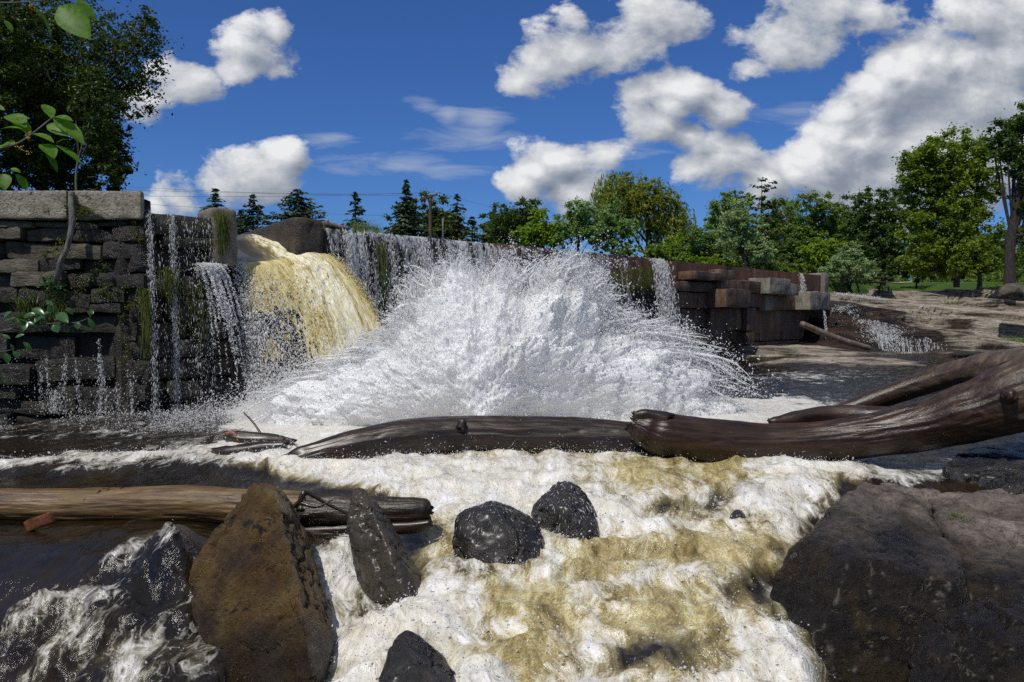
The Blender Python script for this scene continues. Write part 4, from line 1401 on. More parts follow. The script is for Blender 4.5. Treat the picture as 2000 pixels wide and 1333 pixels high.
# drops and fingers of foam on the logs and in front of them
gl = Geo()
n = 2600
u = RNG.uniform(0, 1, n)
x = np.interp(u, [0, 1], [P(640, 880, 9.0)[0], P(1250, 880, 9.0)[0]])
V, Fs = drops(np.stack([x, 9.0 + RNG.normal(0, .25, n), .02 + np.abs(RNG.normal(0, .16, n)) * (.5 + .5 * np.sin(u * 23) ** 2)], -1), np.clip(RNG.lognormal(math.log(.0028), .5, n), .001, .009), None, RNG.uniform(1, 2.4, n)); gl.add(V, Fs)
tag(geo_obj('log_spray', gl, M_SPRAY), 'drops splashing against the dark sunken log', 'spray', None, 'stuff')
# ------------------------------------------------------------------ rocks
def px_pts(lst):
    out = []
    for p in lst:
        if len(p) == 3:
            out.append(P(*p))
        else:                       # (px, py, Y, 'b'): also dropped to the river bed
            q_ = P(*p[:3]); out.append(q_); out.append(np.array([q_[0], q_[1], -1.25]))
    return out


def boulder(name, label, lst, m, group=None, cat='boulder', **kw):
    pts = px_pts(lst)
    base = np.mean(pts, 0); base[2] = min(p[2] for p in pts)
    me = hull_rock(name, pts, **kw)
    o = link(name, me, m, None, base)
    return tag(o, label, cat, group)


BR = 'rocks in the rapids'
boulder('boulder', 'large brown pyramid-shaped rock leaning against the tan log', [
    (497, 944, 5.95), (540, 948, 5.95), (565, 985, 6.1), (468, 975, 5.9), (420, 1035, 5.75), (376, 1098, 5.62, 'b'), (372, 1180, 5.45, 'b'), (430, 1330, 4.95, 'b'), (560, 1400, 4.6, 'b'),
    (533, 962, 5.78), (598, 1245, 4.82), (608, 1330, 4.62, 'b'), (650, 1248, 5.15, 'b'), (600, 1060, 5.9), (575, 1000, 6.2), (520, 960, 6.35), (640, 1300, 5.0, 'b'), (430, 1100, 6.5, 'b'), (620, 1120, 6.1, 'b')],
    M_PYR, BR, vox=.02, amp=.04, freq=1.9, smooth_it=1, ridge=.5, chips=0)
boulder('boulder', 'narrow dark slab of rock tilted upright beside the pyramid rock', [
    (697, 953, 6.35), (712, 958, 6.35), (684, 966, 6.3), (730, 985, 6.3), (678, 1010, 6.2), (690, 1060, 6.1), (712, 1120, 5.95), (735, 1170, 5.85, 'b'), (780, 1198, 5.75, 'b'), (836, 1205, 5.75, 'b'), (840, 1188, 5.9, 'b'),
    (815, 1120, 6.15), (780, 1050, 6.35), (752, 1000, 6.4), (735, 1010, 6.12), (790, 1150, 5.78), (745, 1020, 6.55), (810, 1120, 6.4, 'b')],
    M_SLANT, BR, vox=.018, amp=.035, freq=2.4, smooth_it=1, chips=0)
boulder('boulder', 'rounded black boulder with water streaming over it in the white rapids', [
    (886, 1008, 6.57, 'b'), (900, 986, 6.62), (960, 978, 6.67), (1015, 998, 6.67), (1056, 1036, 6.57, 'b'), (1066, 1082, 6.42, 'b'), (1035, 1112, 6.22, 'b'), (975, 1125, 6.12, 'b'), (925, 1095, 6.22, 'b'), (884, 1052, 6.42, 'b'), (960, 1015, 6.27), (915, 1015, 6.32), (1015, 1048, 6.27), (960, 990, 7.12, 'b'), (1035, 1025, 7.02, 'b')],
    M_BOULDER, BR, vox=.02, amp=.04, freq=2.2, smooth_it=6)
boulder('boulder', 'black boulder capped with foam behind the rounded black boulder', [
    (1058, 960, 7.12), (1083, 938, 7.17), (1122, 938, 7.17), (1152, 972, 7.12), (1167, 1010, 7.02, 'b'), (1170, 1056, 6.82, 'b'), (1120, 1052, 6.77, 'b'), (1072, 1022, 6.87, 'b'), (1033, 1004, 7.02, 'b'), (1046, 985, 7.02), (1100, 985, 6.84), (1110, 946, 7.52, 'b'), (1155, 988, 7.42, 'b')],
    M_BOULDER, BR, vox=.02, amp=.04, freq=2.4, smooth_it=4)
boulder('boulder', 'pointed black rock at the bottom centre edge of the rapids', [
    (786, 1230, 4.75), (808, 1238, 4.75), (766, 1250, 4.7), (744, 1312, 4.6, 'b'), (735, 1390, 4.3, 'b'), (905, 1400, 4.3, 'b'), (898, 1325, 4.6, 'b'), (865, 1278, 4.7, 'b'), (830, 1258, 4.75), (800, 1300, 4.45), (800, 1270, 5.1, 'b'), (870, 1300, 4.95, 'b')],
    M_BOULDER, BR, vox=.02, amp=.035, freq=2.6, smooth_it=3)
for (lab, cx, cy, rx, ry, Y) in (('small black rock tip right of the foam-capped boulder', 1270, 1012, 17, 12, 7.3), ('low wet black rock tip left of the two in the right rapids', 1448, 1004, 24, 20, 7.2), ('flat wet rock tip near the white water under the forked trunk', 1492, 968, 30, 13, 7.65)):
    boulder('boulder', lab, [(cx - rx, cy, Y, 'b'), (cx + rx, cy + ry * .4, Y - .05, 'b'), (cx - rx * .3, cy - ry, Y + .1), (cx + rx * .5, cy - ry * .6, Y + .1), (cx, cy + ry, Y - .2, 'b'), (cx + 3, cy, Y + .3, 'b'), (cx, cy + ry * .1, Y - .12)],
            M_BOULDER, BR, vox=.016, amp=.02, freq=4, smooth_it=2)
boulder('boulder', 'huge dark wet outcrop at the lower right edge of the rapids', [
    (1692, 938, 7.5, 'b'), (1765, 944, 7.6), (1812, 960, 7.3), (1625, 995, 6.8), (1590, 1040, 6.4), (1580, 1060, 6.2, 'b'), (1498, 1128, 5.95, 'b'), (1520, 1118, 5.9), (1600, 1090, 5.85), (1660, 1130, 5.5), (1760, 1135, 5.4), (1850, 1100, 5.75), (1856, 1020, 6.6), (1870, 1080, 6.2, 'b'),
    (1496, 1190, 5.85, 'b'), (1530, 1250, 5.6, 'b'), (1575, 1300, 5.35, 'b'), (1655, 1350, 5.1, 'b'), (1790, 1410, 4.85, 'b'), (1900, 1410, 4.9, 'b'), (1880, 1180, 5.5), (1640, 1220, 5.35), (1760, 1240, 5.15), (1560, 1150, 5.75), (1900, 1050, 7.2, 'b')],
    M_OUTCROP, None, vox=.022, amp=.055, freq=2.2, smooth_it=1, chips=44, chip=.11, ridge=.9, crack=.5)
boulder('boulder', 'dark wet ledge stepping down behind the huge outcrop', [
    (1640, 985, 7.1, 'b'), (1690, 940, 7.7, 'b'), (1760, 935, 8.0, 'b'), (1830, 945, 7.9, 'b'), (1850, 985, 7.3, 'b'), (1760, 985, 7.0, 'b'), (1700, 945, 7.7), (1780, 945, 7.8), (1820, 965, 7.5), (1700, 968, 7.2)],
    M_OUTCROP, None, vox=.024, amp=.06, freq=2.4, smooth_it=1, chips=16, chip=.06, ridge=.9)
boulder('boulder', 'grey flat-topped rock on the right edge with a pale scar', [
    (1843, 1018, 6.75), (1815, 975, 7.3), (1905, 958, 7.7), (2110, 958, 7.8), (2160, 1090, 6.2, 'b'), (2030, 1165, 5.75, 'b'), (1905, 1192, 5.6, 'b'), (1865, 1110, 6.15), (1850, 1050, 6.5), (1900, 980, 7.9, 'b'), (2110, 980, 7.9, 'b'), (1960, 1150, 5.8)],
    M_OUTCROP, None, vox=.024, amp=.055, freq=1.7, smooth_it=2, strata=(.1, .3, .95, .3, .5))
boulder('boulder', 'rough rock in the bottom right corner below the grey flat-topped rock', [
    (1808, 1210, 5.35), (1850, 1180, 5.5), (1905, 1172, 5.5), (2010, 1152, 5.5), (2150, 1140, 5.4, 'b'), (1775, 1330, 4.85, 'b'), (1760, 1430, 4.5, 'b'), (2180, 1450, 4.3, 'b'), (1880, 1230, 5.0), (2000, 1220, 5.0), (1950, 1190, 5.8, 'b')],
    M_OUTCROP, None, vox=.022, amp=.07, freq=2.2, smooth_it=2)
boulder('boulder', 'low dark algae-stained rock under the thick end of the trunk', [
    (1835, 905, 8.5, 'b'), (1900, 872, 8.9), (1960, 862, 9.0), (2080, 860, 9.0, 'b'), (2080, 935, 8.0, 'b'), (1950, 938, 8.0, 'b'), (1860, 930, 8.2, 'b'), (1980, 890, 8.4)],
    M_BOULDER, None, vox=.03, amp=.04, freq=1.8, smooth_it=3)
boulder('boulder', 'jagged black rocks at the right edge behind the flat-topped rock', [
    (1915, 938, 7.95, 'b'), (1950, 925, 8.0), (2010, 928, 8.0), (2080, 945, 7.9, 'b'), (1940, 962, 7.6, 'b'), (2060, 965, 7.6, 'b'), (1985, 945, 7.7)],
    M_BOULDER, None, vox=.02, amp=.05, freq=3.2, smooth_it=1)
X, Y, Z = P(1968, 560, 33.5)
boulder('boulder', 'rounded grey boulder on top of the bedrock ledge at the right edge', [
    (1948, 566, 33.5), (1960, 556, 34), (1985, 555, 34), (2005, 563, 33.8), (2010, 572, 33.3), (1955, 573, 33.2), (1975, 560, 33.2), (1980, 566, 35), (1950, 585, 33.5), (2010, 588, 33.5)],
    M_WALLDRY, None, vox=.06, amp=.09, freq=1.1, smooth_it=3)
# pale scar on the flat rock and the rusty shard on the left
g = Geo()
V, Fq = rough_box(P(52, 1040, 6.62), np.array([unit(np.array([.93, -.15, .36])), unit(np.array([.2, .97, 0])), unit(np.array([-.36, 0, .93]))]), (.26, .05, .09), .015, .008, 12, .012)
g.add(V, Fq)
tag(geo_obj('rusty_shard', g, M_RUST, None, P(95, 1040, 6.62)), 'rust-coloured broken shard sticking out of the dark pool at left', 'rock fragment')

gw_ = Geo()
for ob in [o_ for o_ in scene.objects if o_.get('label', '').startswith(('rounded black boulder', 'black boulder capped'))]:
    me = ob.data; n_ = len(me.vertices)
    V = np.empty(n_ * 3, np.float32); me.vertices.foreach_get('co', V); V = V.reshape(-1, 3) + np.array(ob['_b'])
    N = np.empty(n_ * 3, np.float32); me.vertices.foreach_get('normal', N); N = N.reshape(-1, 3)
    st_ = fbm(np.stack([V[:, 0] * 14, 0 * V[:, 1] + 3, V[:, 1] * 4], -1), 3)
    ok = np.where((st_ + .35 * (V[:, 2] - V[:, 2].mean()) / .2 > .22) & (V[:, 2] > -.5) & (N[:, 1] < .4) & (N[:, 2] > -.1))[0]
    id_ = RNG.choice(ok, min(520, len(ok) * 2))
    dn = np.array([[0, 0, -1.0]]) - N[id_] * (N[id_] @ np.array([0, 0, -1.0]))[:, None]
    C = V[id_] + N[id_] * .003 + RNG.normal(0, .006, (len(id_), 3))
    gw_.add(*drops(C, np.clip(RNG.lognormal(math.log(.0016), .5, len(id_)), .0008, .004), dn + RNG.normal(0, .10, (len(id_), 3)), RNG.uniform(4, 11, len(id_))))
tag(geo_obj('boulder_trickle', gw_, M_SPRAY), 'white trickles of water running over the two black boulders', 'spray', None, 'stuff')

# ------------------------------------------------------------------ logs
def R_(px_, Y):
    return px_ / F * Y


def log_part(name, lst, m, parent=None, sides=40, amp=.12, freq=2.5, sub=10, jag=.5, base=None):
    pts = [P(a, b, c) for a, b, c, r in lst]
    V, Q, T = tube_arrays(pts, [R_(r, c) for a, b, c, r in lst], sides, amp, freq, jag, sub)
    return link(name, np_mesh(name, V, [Q, T]), m, parent, base)


def log_thing(name, label, base, cat='log', group=None):
    return thing(name, label, cat, base, group)


o = log_thing('driftwood_log', 'long dark soaked log arching across the foam below the splash', P(900, 880, 9.2))
tk_ = log_part('trunk', [(536, 908, 8.85, 8), (560, 905, 8.9, 18), (600, 896, 8.95, 27), (700, 873, 9.1, 34), (800, 856, 9.25, 37), (900, 850, 9.35, 35), (1000, 852, 9.4, 37), (1100, 854, 9.45, 38), (1200, 861, 9.45, 39), (1300, 874, 9.4, 40), (1380, 886, 9.35, 36)], M_LOGA, o, 72, .11, 2.2, 20, .35)
log_part('knot', [(900, 836, 9.15, 10), (904, 824, 9.15, 7), (906, 819, 9.15, 3)], M_LOGA, tk_, 12, .2, 6, 3)
log_part('branch_stub', [(1265, 905, 9.05, 7), (1253, 920, 9.0, 6), (1245, 935, 8.98, 4)], M_LOGA, o, 10, .2, 6, 4)

o = log_thing('fallen_tree', 'thick forked driftwood trunk with a jagged broken end reaching in from the right', P(1700, 860, 9.0))
tk_ = log_part('trunk', [(1238, 826, 9.0, 21), (1262, 838, 9.0, 34), (1300, 850, 9.02, 44), (1400, 864, 9.05, 45), (1500, 868, 9.05, 40), (1600, 862, 9.0, 37), (1700, 851, 8.9, 41), (1800, 833, 8.75, 47), (1900, 806, 8.55, 57), (2000, 770, 8.35, 68), (2120, 726, 8.1, 80)], M_LOGB, o, 96, .085, 2.0, 20, .55)
log_part('branch', [(1500, 820, 9.2, 3), (1515, 824, 9.2, 10), (1560, 818, 9.25, 16), (1610, 812, 9.3, 19), (1670, 814, 9.25, 22), (1740, 822, 9.1, 26), (1800, 824, 8.95, 28)], M_LOGB, o, 32, .12, 2.5, 8, .6)
log_part('branch', [(1500, 858, 9.9, 6), (1580, 832, 9.95, 14), (1650, 804, 9.9, 18), (1720, 778, 9.8, 20), (1800, 750, 9.65, 22), (1880, 727, 9.4, 25), (1960, 722, 9.0, 36), (2060, 724, 8.5, 56)], M_LOGB, o, 40, .10, 2.2, 8, .3)
log_part('knot', [(1970, 776, 8.12, 15), (1976, 772, 7.98, 12), (1980, 771, 7.95, 5)], M_LOGB, tk_, 14, .2, 5, 3)
log_part('broken_splinter', [(1300, 822, 8.95, 18), (1262, 812, 8.93, 13), (1236, 811, 8.93, 5)], M_LOGB, tk_, 14, .3, 5, 5, .8)

o = log_thing('driftwood_log', 'tan-brown stripped log lying across the dark pool at lower left', P(300, 990, 7.0))
log_part('trunk', [(-160, 988, 7.15, 31), (0, 988, 7.12, 33), (120, 990, 7.1, 34), (240, 989, 7.05, 35), (360, 986, 7.0, 36), (450, 990, 6.95, 36), (540, 994, 6.9, 35), (600, 996, 6.88, 33)], M_LOGC, o, 80, .11, 2.2, 24, .1)
be_ = log_part('broken_end', [(585, 995, 6.88, 32.5), (640, 998, 6.86, 31), (720, 1000, 6.84, 29), (800, 1000, 6.82, 27), (826, 999, 6.82, 24), (838, 1002, 6.82, 14)], M_LOGCD, o, 44, .2, 4, 8, .9)
log_part('splinter', [(820, 985, 6.8, 6), (838, 988, 6.8, 4), (836, 978, 6.8, 1)], M_LOGCD, be_, 8, .2, 6, 2)
log_part('splinter', [(815, 1015, 6.78, 8), (838, 1020, 6.78, 6), (845, 1024, 6.78, 2)], M_LOGCD, be_, 8, .2, 6, 2)
o = log_thing('driftwood_log', 'black lower log half sunk beneath the tan-brown log end', P(690, 1035, 6.75))
log_part('trunk', [(560, 1040, 6.8, 11), (640, 1036, 6.78, 13), (720, 1032, 6.75, 13), (800, 1030, 6.72, 12), (842, 1022, 6.7, 7)], M_LOGA, o, 20, .2, 4, 6, .4)
o = log_thing('stick', 'forked dark stick resting over the tan-brown log beside the pyramid rock', P(600, 990, 6.5), 'stick')
log_part('stem', [(570, 992, 6.45, 4), (584, 982, 6.45, 5.5), (592, 966, 6.46, 6), (600, 962, 6.48, 4.5), (640, 985, 6.5, 3), (690, 1008, 6.5, 2.5)], M_TWIG, o, 10, .15, 6, 5)
log_part('branch', [(584, 982, 6.45, 4), (620, 990, 6.42, 3), (650, 976, 6.42, 1.22)], M_TWIG, o, 8, .15, 6, 4)

# debris behind, at the foot of the left wall
o = log_thing('driftwood_chunk', 'broken dark wood chunk in the foam left of the soaked log', P(470, 880, 9.7), 'driftwood')
log_part('chunk', [(416, 886, 9.55, 10), (450, 884, 9.5, 13), (500, 878, 9.5, 13), (560, 872, 9.5, 9)], M_LOGA, o, 20, .25, 5, 6, .6)
o = log_thing('driftwood_chunk', 'upper splintered wood chunk in the spray with a rusty broken edge', P(490, 862, 10.2), 'driftwood')
log_part('chunk', [(440, 852, 10.1, 8), (470, 858, 10.1, 14), (520, 860, 10.1, 13), (575, 866, 10.1, 8)], M_LOGA, o, 18, .3, 5, 6, .7)
log_part('splinter', [(440, 850, 10.05, 5), (456, 846, 10.05, 4), (466, 862, 10.0, 2)], M_RUST, o, 8, .2, 6, 3)
for lab, pts in (('thin dark stick poking up through the spray left of the soaked log', [(555, 858, 9.8, 4), (580, 876, 9.6, 4), (592, 886, 9.4, 3)]),
                 ('long thin twig standing in the spray by the splintered chunk', [(476, 806, 10.6, 1.22), (495, 826, 10.5, 2), (512, 852, 10.4, 2.4)]),
                 ('short black root tip curling from the foam at left', [(262, 878, 9.9, 3), (276, 884, 9.8, 6), (292, 892, 9.7, 3)]),
                 ('curved dark driftwood piece left of the splintered chunk', [(382, 872, 10.2, 4), (404, 868, 10.2, 6), (416, 850, 10.2, 4)])):
    o = log_thing('stick', lab, P(*pts[1][:3]), 'stick')
    log_part('stem', pts, M_TWIG, o, 10, .2, 6, 4)
for lab, pts in (('upper of two long dark branches floating at the left edge', [(-60, 886, 9.6, 4), (0, 892, 9.55, 4), (60, 900, 9.5, 4.5), (120, 902, 9.45, 4)]),
                 ('lower of two long dark branches floating at the left edge', [(-60, 914, 9.2, 5), (20, 909, 9.2, 6), (100, 906, 9.2, 6), (165, 906, 9.2, 4)])):
    o = log_thing('branch', lab, P(*pts[1][:3]), 'branch')
    log_part('stem', pts, M_TWIG, o, 12, .2, 5, 5)

# pale pole and twigs about the dam end, driftwood on the crest
o = log_thing('driftwood_pole', 'pale weathered pole leaning from the dam end onto the bedrock', P(1630, 660, 29.5), 'pole')
pp = [proj_ledge(1692, 686)]
a_, b_ = P(1566, 633, 31.0), np.array(pp[0]) + [0, -.3, .12]
mid_ = a_ * .5 + b_ * .5 + np.array([.1, 0, -.12])
V, Q, T = tube_arrays([a_, mid_, b_], [.11, .13, .10], 16, .15, 2, .4, 10)
link('stem', np_mesh('stem', V, [Q, T]), M_DRIFT, o)
for lab, pts in (('white dead twig hanging down the dark dam stones', [(1314, 538, 28.2, 1.22), (1326, 550, 28.1, 1.8), (1345, 571, 28.0, 1.22)]), ('lower white dead twig below the hanging one on the dam stones', [(1358, 579, 28.0, 1.22), (1370, 590, 27.9, 1.22), (1380, 603, 27.9, 1.2)])):
    o = log_thing('twig', lab, P(*pts[1][:3]), 'twig')
    log_part('stem', pts, M_DRIFT, o, 8, .1, 4, 4)
o = log_thing('driftwood_log', 'sun-bleached driftwood stranded on the dam crest right of the pier', D(S(665), -.3, CREST + .05), 'log')
pts = [D(S(632), -.35, CREST + .12), D(S(655), -.3, CREST + .13), D(S(678), -.28, CREST + .10), D(S(697), -.3, CREST + .09)]
V, Q, T = tube_arrays(pts, [.045, .075, .065, .05], 14, .25, 4, .5, 6)
link('stem', np_mesh('stem', V, [Q, T]), M_DRIFT, o)
V, Q, T = tube_arrays([D(S(655), -.3, CREST + .16), D(S(657), -.28, CREST + .25)], [.05, .03], 8, .2, 4)
link('knot', np_mesh('knot', V, [Q, T]), M_DRIFT, o)

# ------------------------------------------------------------------ leaves and grasses
def blades(C, L, wd, lean, droop=.3, seg=3, hang=False):
    """grass blades: roots C (n,3), lengths, widths, lean directions (n,2)"""
    n = len(C)
    u = np.linspace(0, 1, seg + 1)
    th_ = RNG.uniform(0, 2 * PI, n)
    side = np.stack([np.cos(th_), np.sin(th_) * .4, 0 * th_], -1)
    pts = []
    for k in u:
        up_ = (-k if hang else k * (1 - droop * k))
        q_ = C + np.stack([lean[:, 0] * k * (1 if hang else k) * L, lean[:, 1] * k * L, up_ * L], -1)
        pts.append(q_)
    V = []
    for k, q_ in zip(u, pts):
        ww_ = (wd * (1 - k) ** .6)[:, None]
        V += [q_ - side * ww_, q_ + side * ww_]
    V = np.stack(V, 1)
    Fq = []
    for k in range(seg):
        Fq.append(np.arange(n)[:, None] * (2 * (seg + 1)) + np.array([[2 * k, 2 * k + 1, 2 * k + 3, 2 * k + 2]]))
    return V.reshape(-1, 3), np.concatenate(Fq)


def grass_thing(name, label, C, L, wd, lean, m, cat='grass', hang=False, group=None):
    g = Geo(); g.add(*blades(C, L, wd, lean, .35, 3, hang))
    return tag(geo_obj(name, g, m, None, C.mean(0)), label, cat, group)


def hang_tuft(label, px0, px1, y0, y1, n, w, m=M_WETGRASS, name='hanging_grass', jitter=.05, lmul=(.4, 1.0), lean=.06):
    kk = 7
    x = np.clip(RNG.choice(np.linspace(px0, px1, kk), n) + RNG.normal(0, (px1 - px0) / kk * .6, n), px0 - 8, px1 + 8)
    s = np.array([S(v) for v in x])
    n_ = n
    zt_ = np.array([zat(v, y0) for v in x]); zb_ = np.array([zat(v, y1) for v in x])
    st = RNG.uniform(0, .8, n) ** 1.3
    C = D(s, w + np.abs(RNG.normal(0, jitter, n)), zt_ - (zt_ - zb_) * st)
    L = (zt_ - zb_) * RNG.uniform(*lmul, n) * (1 - st * .8) * (.45 + .55 * np.abs(np.sin(x * .37 + px0))) * np.exp(-((x - (px0 + px1) / 2) / ((px1 - px0) * .42)) ** 2)
    return grass_thing(name, label, C, L, RNG.uniform(.004, .010, n), RNG.normal(0, lean, (n, 2)) + [.03, -.03], m, 'grass', True)


hang_tuft('long green grass trailing down the mossy left pier', 412, 440, 414, 512, 260, .17, M_WETGRASS, lean=.08)
hang_tuft('vertical strip of green grass hanging through the curtain of water', 722, 742, 470, 640, 200, .22, M_WETGRASS)
hang_tuft('drooping olive grass on the dam face left of the narrow fall', 1222, 1262, 520, 585, 330, .3, M_WETGRASS, lmul=(.3, .9), lean=.18)
hang_tuft('olive grass clump hanging low on the dam behind the splash edge', 1160, 1225, 525, 600, 330, .3, M_WETGRASS, lmul=(.3, .9), lean=.15)
hang_tuft('wet moss strands hanging under the trickling fall', 300, 345, 520, 600, 200, .12, M_MOSS, 'hanging_moss')
hang_tuft('long thin moss strands hanging right of the trickling fall', 345, 412, 550, 690, 150, .12, M_WETGRASS, 'hanging_moss', lmul=(.2, 1.0))
hang_tuft('brown-green moss streak hanging at the corner of the wall', 262, 288, 560, 735, 190, .16, M_MOSS, 'hanging_moss', lmul=(.2, .8))


def up_tuft(label, s0, s1, w, z, n, L, m=M_GRASS, wd=.006, group=None):
    C = D(RNG.uniform(s0, s1, n), w + RNG.normal(0, .08, n), z)
    return grass_thing('grass_tuft', label, C, RNG.uniform(.35, 1, n) * L, RNG.uniform(.6, 1.2, n) * wd, RNG.normal(0, .45, (n, 2)), m, 'grass', False, group)


up_tuft('tall grass tuft on the crest right of the bleached driftwood', S(697), S(728), -.1, CREST, 130, .62)
up_tuft('wispy grass on the crest just right of the tall tuft', S(728), S(748), -.05, CREST, 60, .5)
up_tuft('few short grass blades on the crest behind the driftwood', S(640), S(690), -.5, CREST, 50, .5)
up_tuft('green grass rooted on the crest beside the long pier', S(627), S(636), -.05, CREST - .05, 60, .28)


def leaf_cluster(C, n, rad, size, flat=.7):
    """random leaf quads about clump centres C (k,3)"""
    k = len(C)
    j = RNG.integers(0, k, n)
    off = RNG.normal(0, 1, (n, 3)); off /= np.linalg.norm(off, axis=1)[:, None]
    off *= np.abs(RNG.normal(0, .62, (n, 1)))
    an = RNG.uniform(.55, 1.35, (k, 3))
    off = off * an[j]
    rad = np.broadcast_to(np.asarray(rad, float), (k,))
    Pn = C[j] + off * rad[j][:, None] * np.array([1, 1, flat])
    a = unit(RNG.normal(0, 1, (n, 3)) * [1, 1, .6] + off * .6 + [0, 0, -.25])
    b = unit(np.cross(a, RNG.normal(0, 1, (n, 3)) * [.7, .7, 1.2]))
    sz = size * RNG.uniform(.6, 1.25, n)
    return quads(Pn, a * sz[:, None], b * (sz * .55)[:, None])


# moss and small plants on the left wall
def moss_patch(label, spots, m, n=350, size=.018, depth=.05, name='moss_clump'):
    C = np.array([P(a, b, WY - depth) for a, b in spots])
    g = Geo(); g.add(*leaf_cluster(C, n, .11, size, 1.0))
    return tag(geo_obj(name, g, m, None, C.mean(0)), label, 'moss', None, 'stuff')


moss_patch('bright moss tuft on the face of the right capstone', [(164, 408), (172, 414), (160, 416)], M_MOSS, 420, .016, .16)
moss_patch('moss growing in the joint between the two capstones', [(138, 392), (138, 408), (140, 424), (136, 400)], M_MOSS, 420, .018, .15)
moss_patch('yellow-green moss under the corner of the right capstone', [(264, 434), (270, 445), (268, 460), (274, 470)], M_MOSS, 420, .016)
moss_patch('moss spread over the stones below the pale stem', [(95, 492), (110, 486), (88, 500), (120, 470), (130, 480)], M_MOSS, 600, .016)
moss_patch('mossy patch on the middle stones near the wall corner', [(200, 572), (215, 580), (230, 570), (245, 560), (210, 560), (250, 600), (262, 590), (238, 620)], M_MOSS, 900, .016, .12)
moss_patch('olive moss on the stone ledge below the broken block', [(150, 570), (160, 560), (170, 545), (190, 530), (205, 520)], M_MOSS, 600, .014, .12)
moss_patch('moss low on the wall near the hanging streak', [(240, 660), (250, 675), (246, 690), (236, 705)], M_MOSS, 350, .014, .14)
x = RNG.uniform(30, 130, 260)
C = np.array([P(a, b, WY - .2) for a, b in zip(x, RNG.uniform(585, 640, 260))])
grass_thing('grass_tuft', 'grassy fern tuft growing from the stones behind the leafy sprig', C, RNG.uniform(.15, .5, 260), RNG.uniform(.004, .009, 260), RNG.normal(0, .5, (260, 2)), M_WETGRASS)
g = Geo()
C = np.array([P(a, b, WY - .25) for a, b in ((85, 545), (100, 555), (110, 570), (92, 570), (105, 540), (118, 560))])
g.add(*leaf_cluster(C, 420, .13, .026, 1))
tag(geo_obj('fern', g, M_SPRIG, None, C.mean(0)), 'blue-green fern fronds hanging on the wall by the pale stem', 'fern', None, 'stuff')
# pale woody stem creeping over the wall
o = log_thing('woody_stem', 'pale bent sapling stem growing down over the stone wall', P(140, 430, 13.6), 'stem')
pts = [P(140, 376, 13.82), P(139, 400, 13.74), P(141, 428, 13.7), P(138, 455, 13.68), P(130, 488, 13.68), P(118, 512, 13.68), P(112, 536, 13.7), P(104, 560, 13.8)]
V, Q, T = tube_arrays(pts, [.05, .045, .05, .045, .04, .045, .04, .03], 14, .2, 5, .2, 8)
link('stem', np_mesh('stem', V, [Q, T]), M_BARKPALE, o)


# foreground leaf with a folded midrib and a pointed tip
def big_leaf(base, direc, length, width, nrm):
    d = unit(np.asarray(direc, float)); nrm = np.asarray(nrm, float)
    nn_ = unit(nrm - d * np.dot(nrm, d)); sd = np.cross(d, nn_)
    prof = [(0, 0), (.12, .45), (.3, .85), (.5, 1.0), (.7, .86), (.86, .5), (1.0, 0)]
    V = []
    for k, w_ in prof:
        c = base + d * length * k - nn_ * length * .22 * k * k
        hw = width * .5 * w_
        V += [c - sd * hw + nn_ * hw * .35, c, c + sd * hw + nn_ * hw * .35]
    Fq = []
    for k in range(len(prof) - 1):
        Fq += [[3 * k, 3 * k + 1, 3 * k + 4, 3 * k + 3], [3 * k + 1, 3 * k + 2, 3 * k + 5, 3 * k + 4]]
    return np.array(V), np.array(Fq)


def leafy_branch(name, label, stem, leaves, m, mw=M_BARKPALE, group=None, fruit=None, rs=.0035):
    o = thing(name, label, 'branch', P(*stem[0]), group)
    pts = [P(*p) for p in stem]
    V, Q, T = tube_arrays(pts, np.linspace(rs, rs * .35, len(pts)), 8, .15, 20, 0, 6)
    link('stem', np_mesh('stem', V, [Q, T]), mw, o)
    g = Geo()
    for (x0, y0, x1, y1, Y, dy, wr) in leaves:
        a_ = P(x0, y0, Y); b_ = P(x1, y1, Y + dy)
        L = np.linalg.norm(b_ - a_)
        g.add(*big_leaf(a_, b_ - a_, L, L * wr, (RNG.normal(0, .25), -.55 + RNG.normal(0, .3), .8)))
    geo_obj('leaves', g, m, o)
    if fruit:
        g = Geo()
        for (x, y, Y) in fruit:
            C = P(x, y, Y) + RNG.normal(0, .004, (14, 3))
            g.add(*drops(C, RNG.uniform(.0015, .003, 14)))
        geo_obj('flower_buds', g, M_BUD, o)
    return o


M_BUD = simple_mat('yellow_buds', (.4, .25, .03), .5)
leafy_branch('leafy_branch', 'near sunlit branch of bright green leaves at the left edge', [(-30, 298, 2.4), (30, 282, 2.42), (62, 262, 2.45), (100, 232, 2.5), (108, 228, 2.5)], [
    (100, 232, 88, 196, 2.5, .03, .5), (104, 230, 139, 228, 2.5, -.02, .45), (104, 232, 164, 268, 2.5, -.03, .42), (92, 244, 126, 258, 2.48, -.03, .5), (62, 262, 104, 268, 2.45, -.02, .4), (52, 250, 8, 210, 2.45, .05, .4),
    (30, 228, 55, 228, 2.45, 0, .4), (45, 252, 0, 244, 2.45, -.02, .35), (30, 282, -10, 280, 2.42, .03, .5), (82, 282, 106, 300, 2.45, -.04, .6), (88, 298, 118, 334, 2.45, .02, .4), (108, 284, 162, 310, 2.47, .0, .35), (60, 265, 24, 222, 2.46, .02, .4),
    (20, 330, 40, 334, 2.42, 0, .5), (5, 340, 8, 366, 2.42, -.03, .8), (30, 340, 58, 372, 2.42, .03, .45), (110, 280, 130, 268, 2.47, 0, .5), (10, 216, -30, 200, 2.4, 0, .4)], M_NEAR, M_BARKPALE, 'near leafy branches at the left edge', [(54, 268, 2.43), (58, 262, 2.44), (40, 290, 2.42), (56, 298, 2.43), (30, 284, 2.42)])
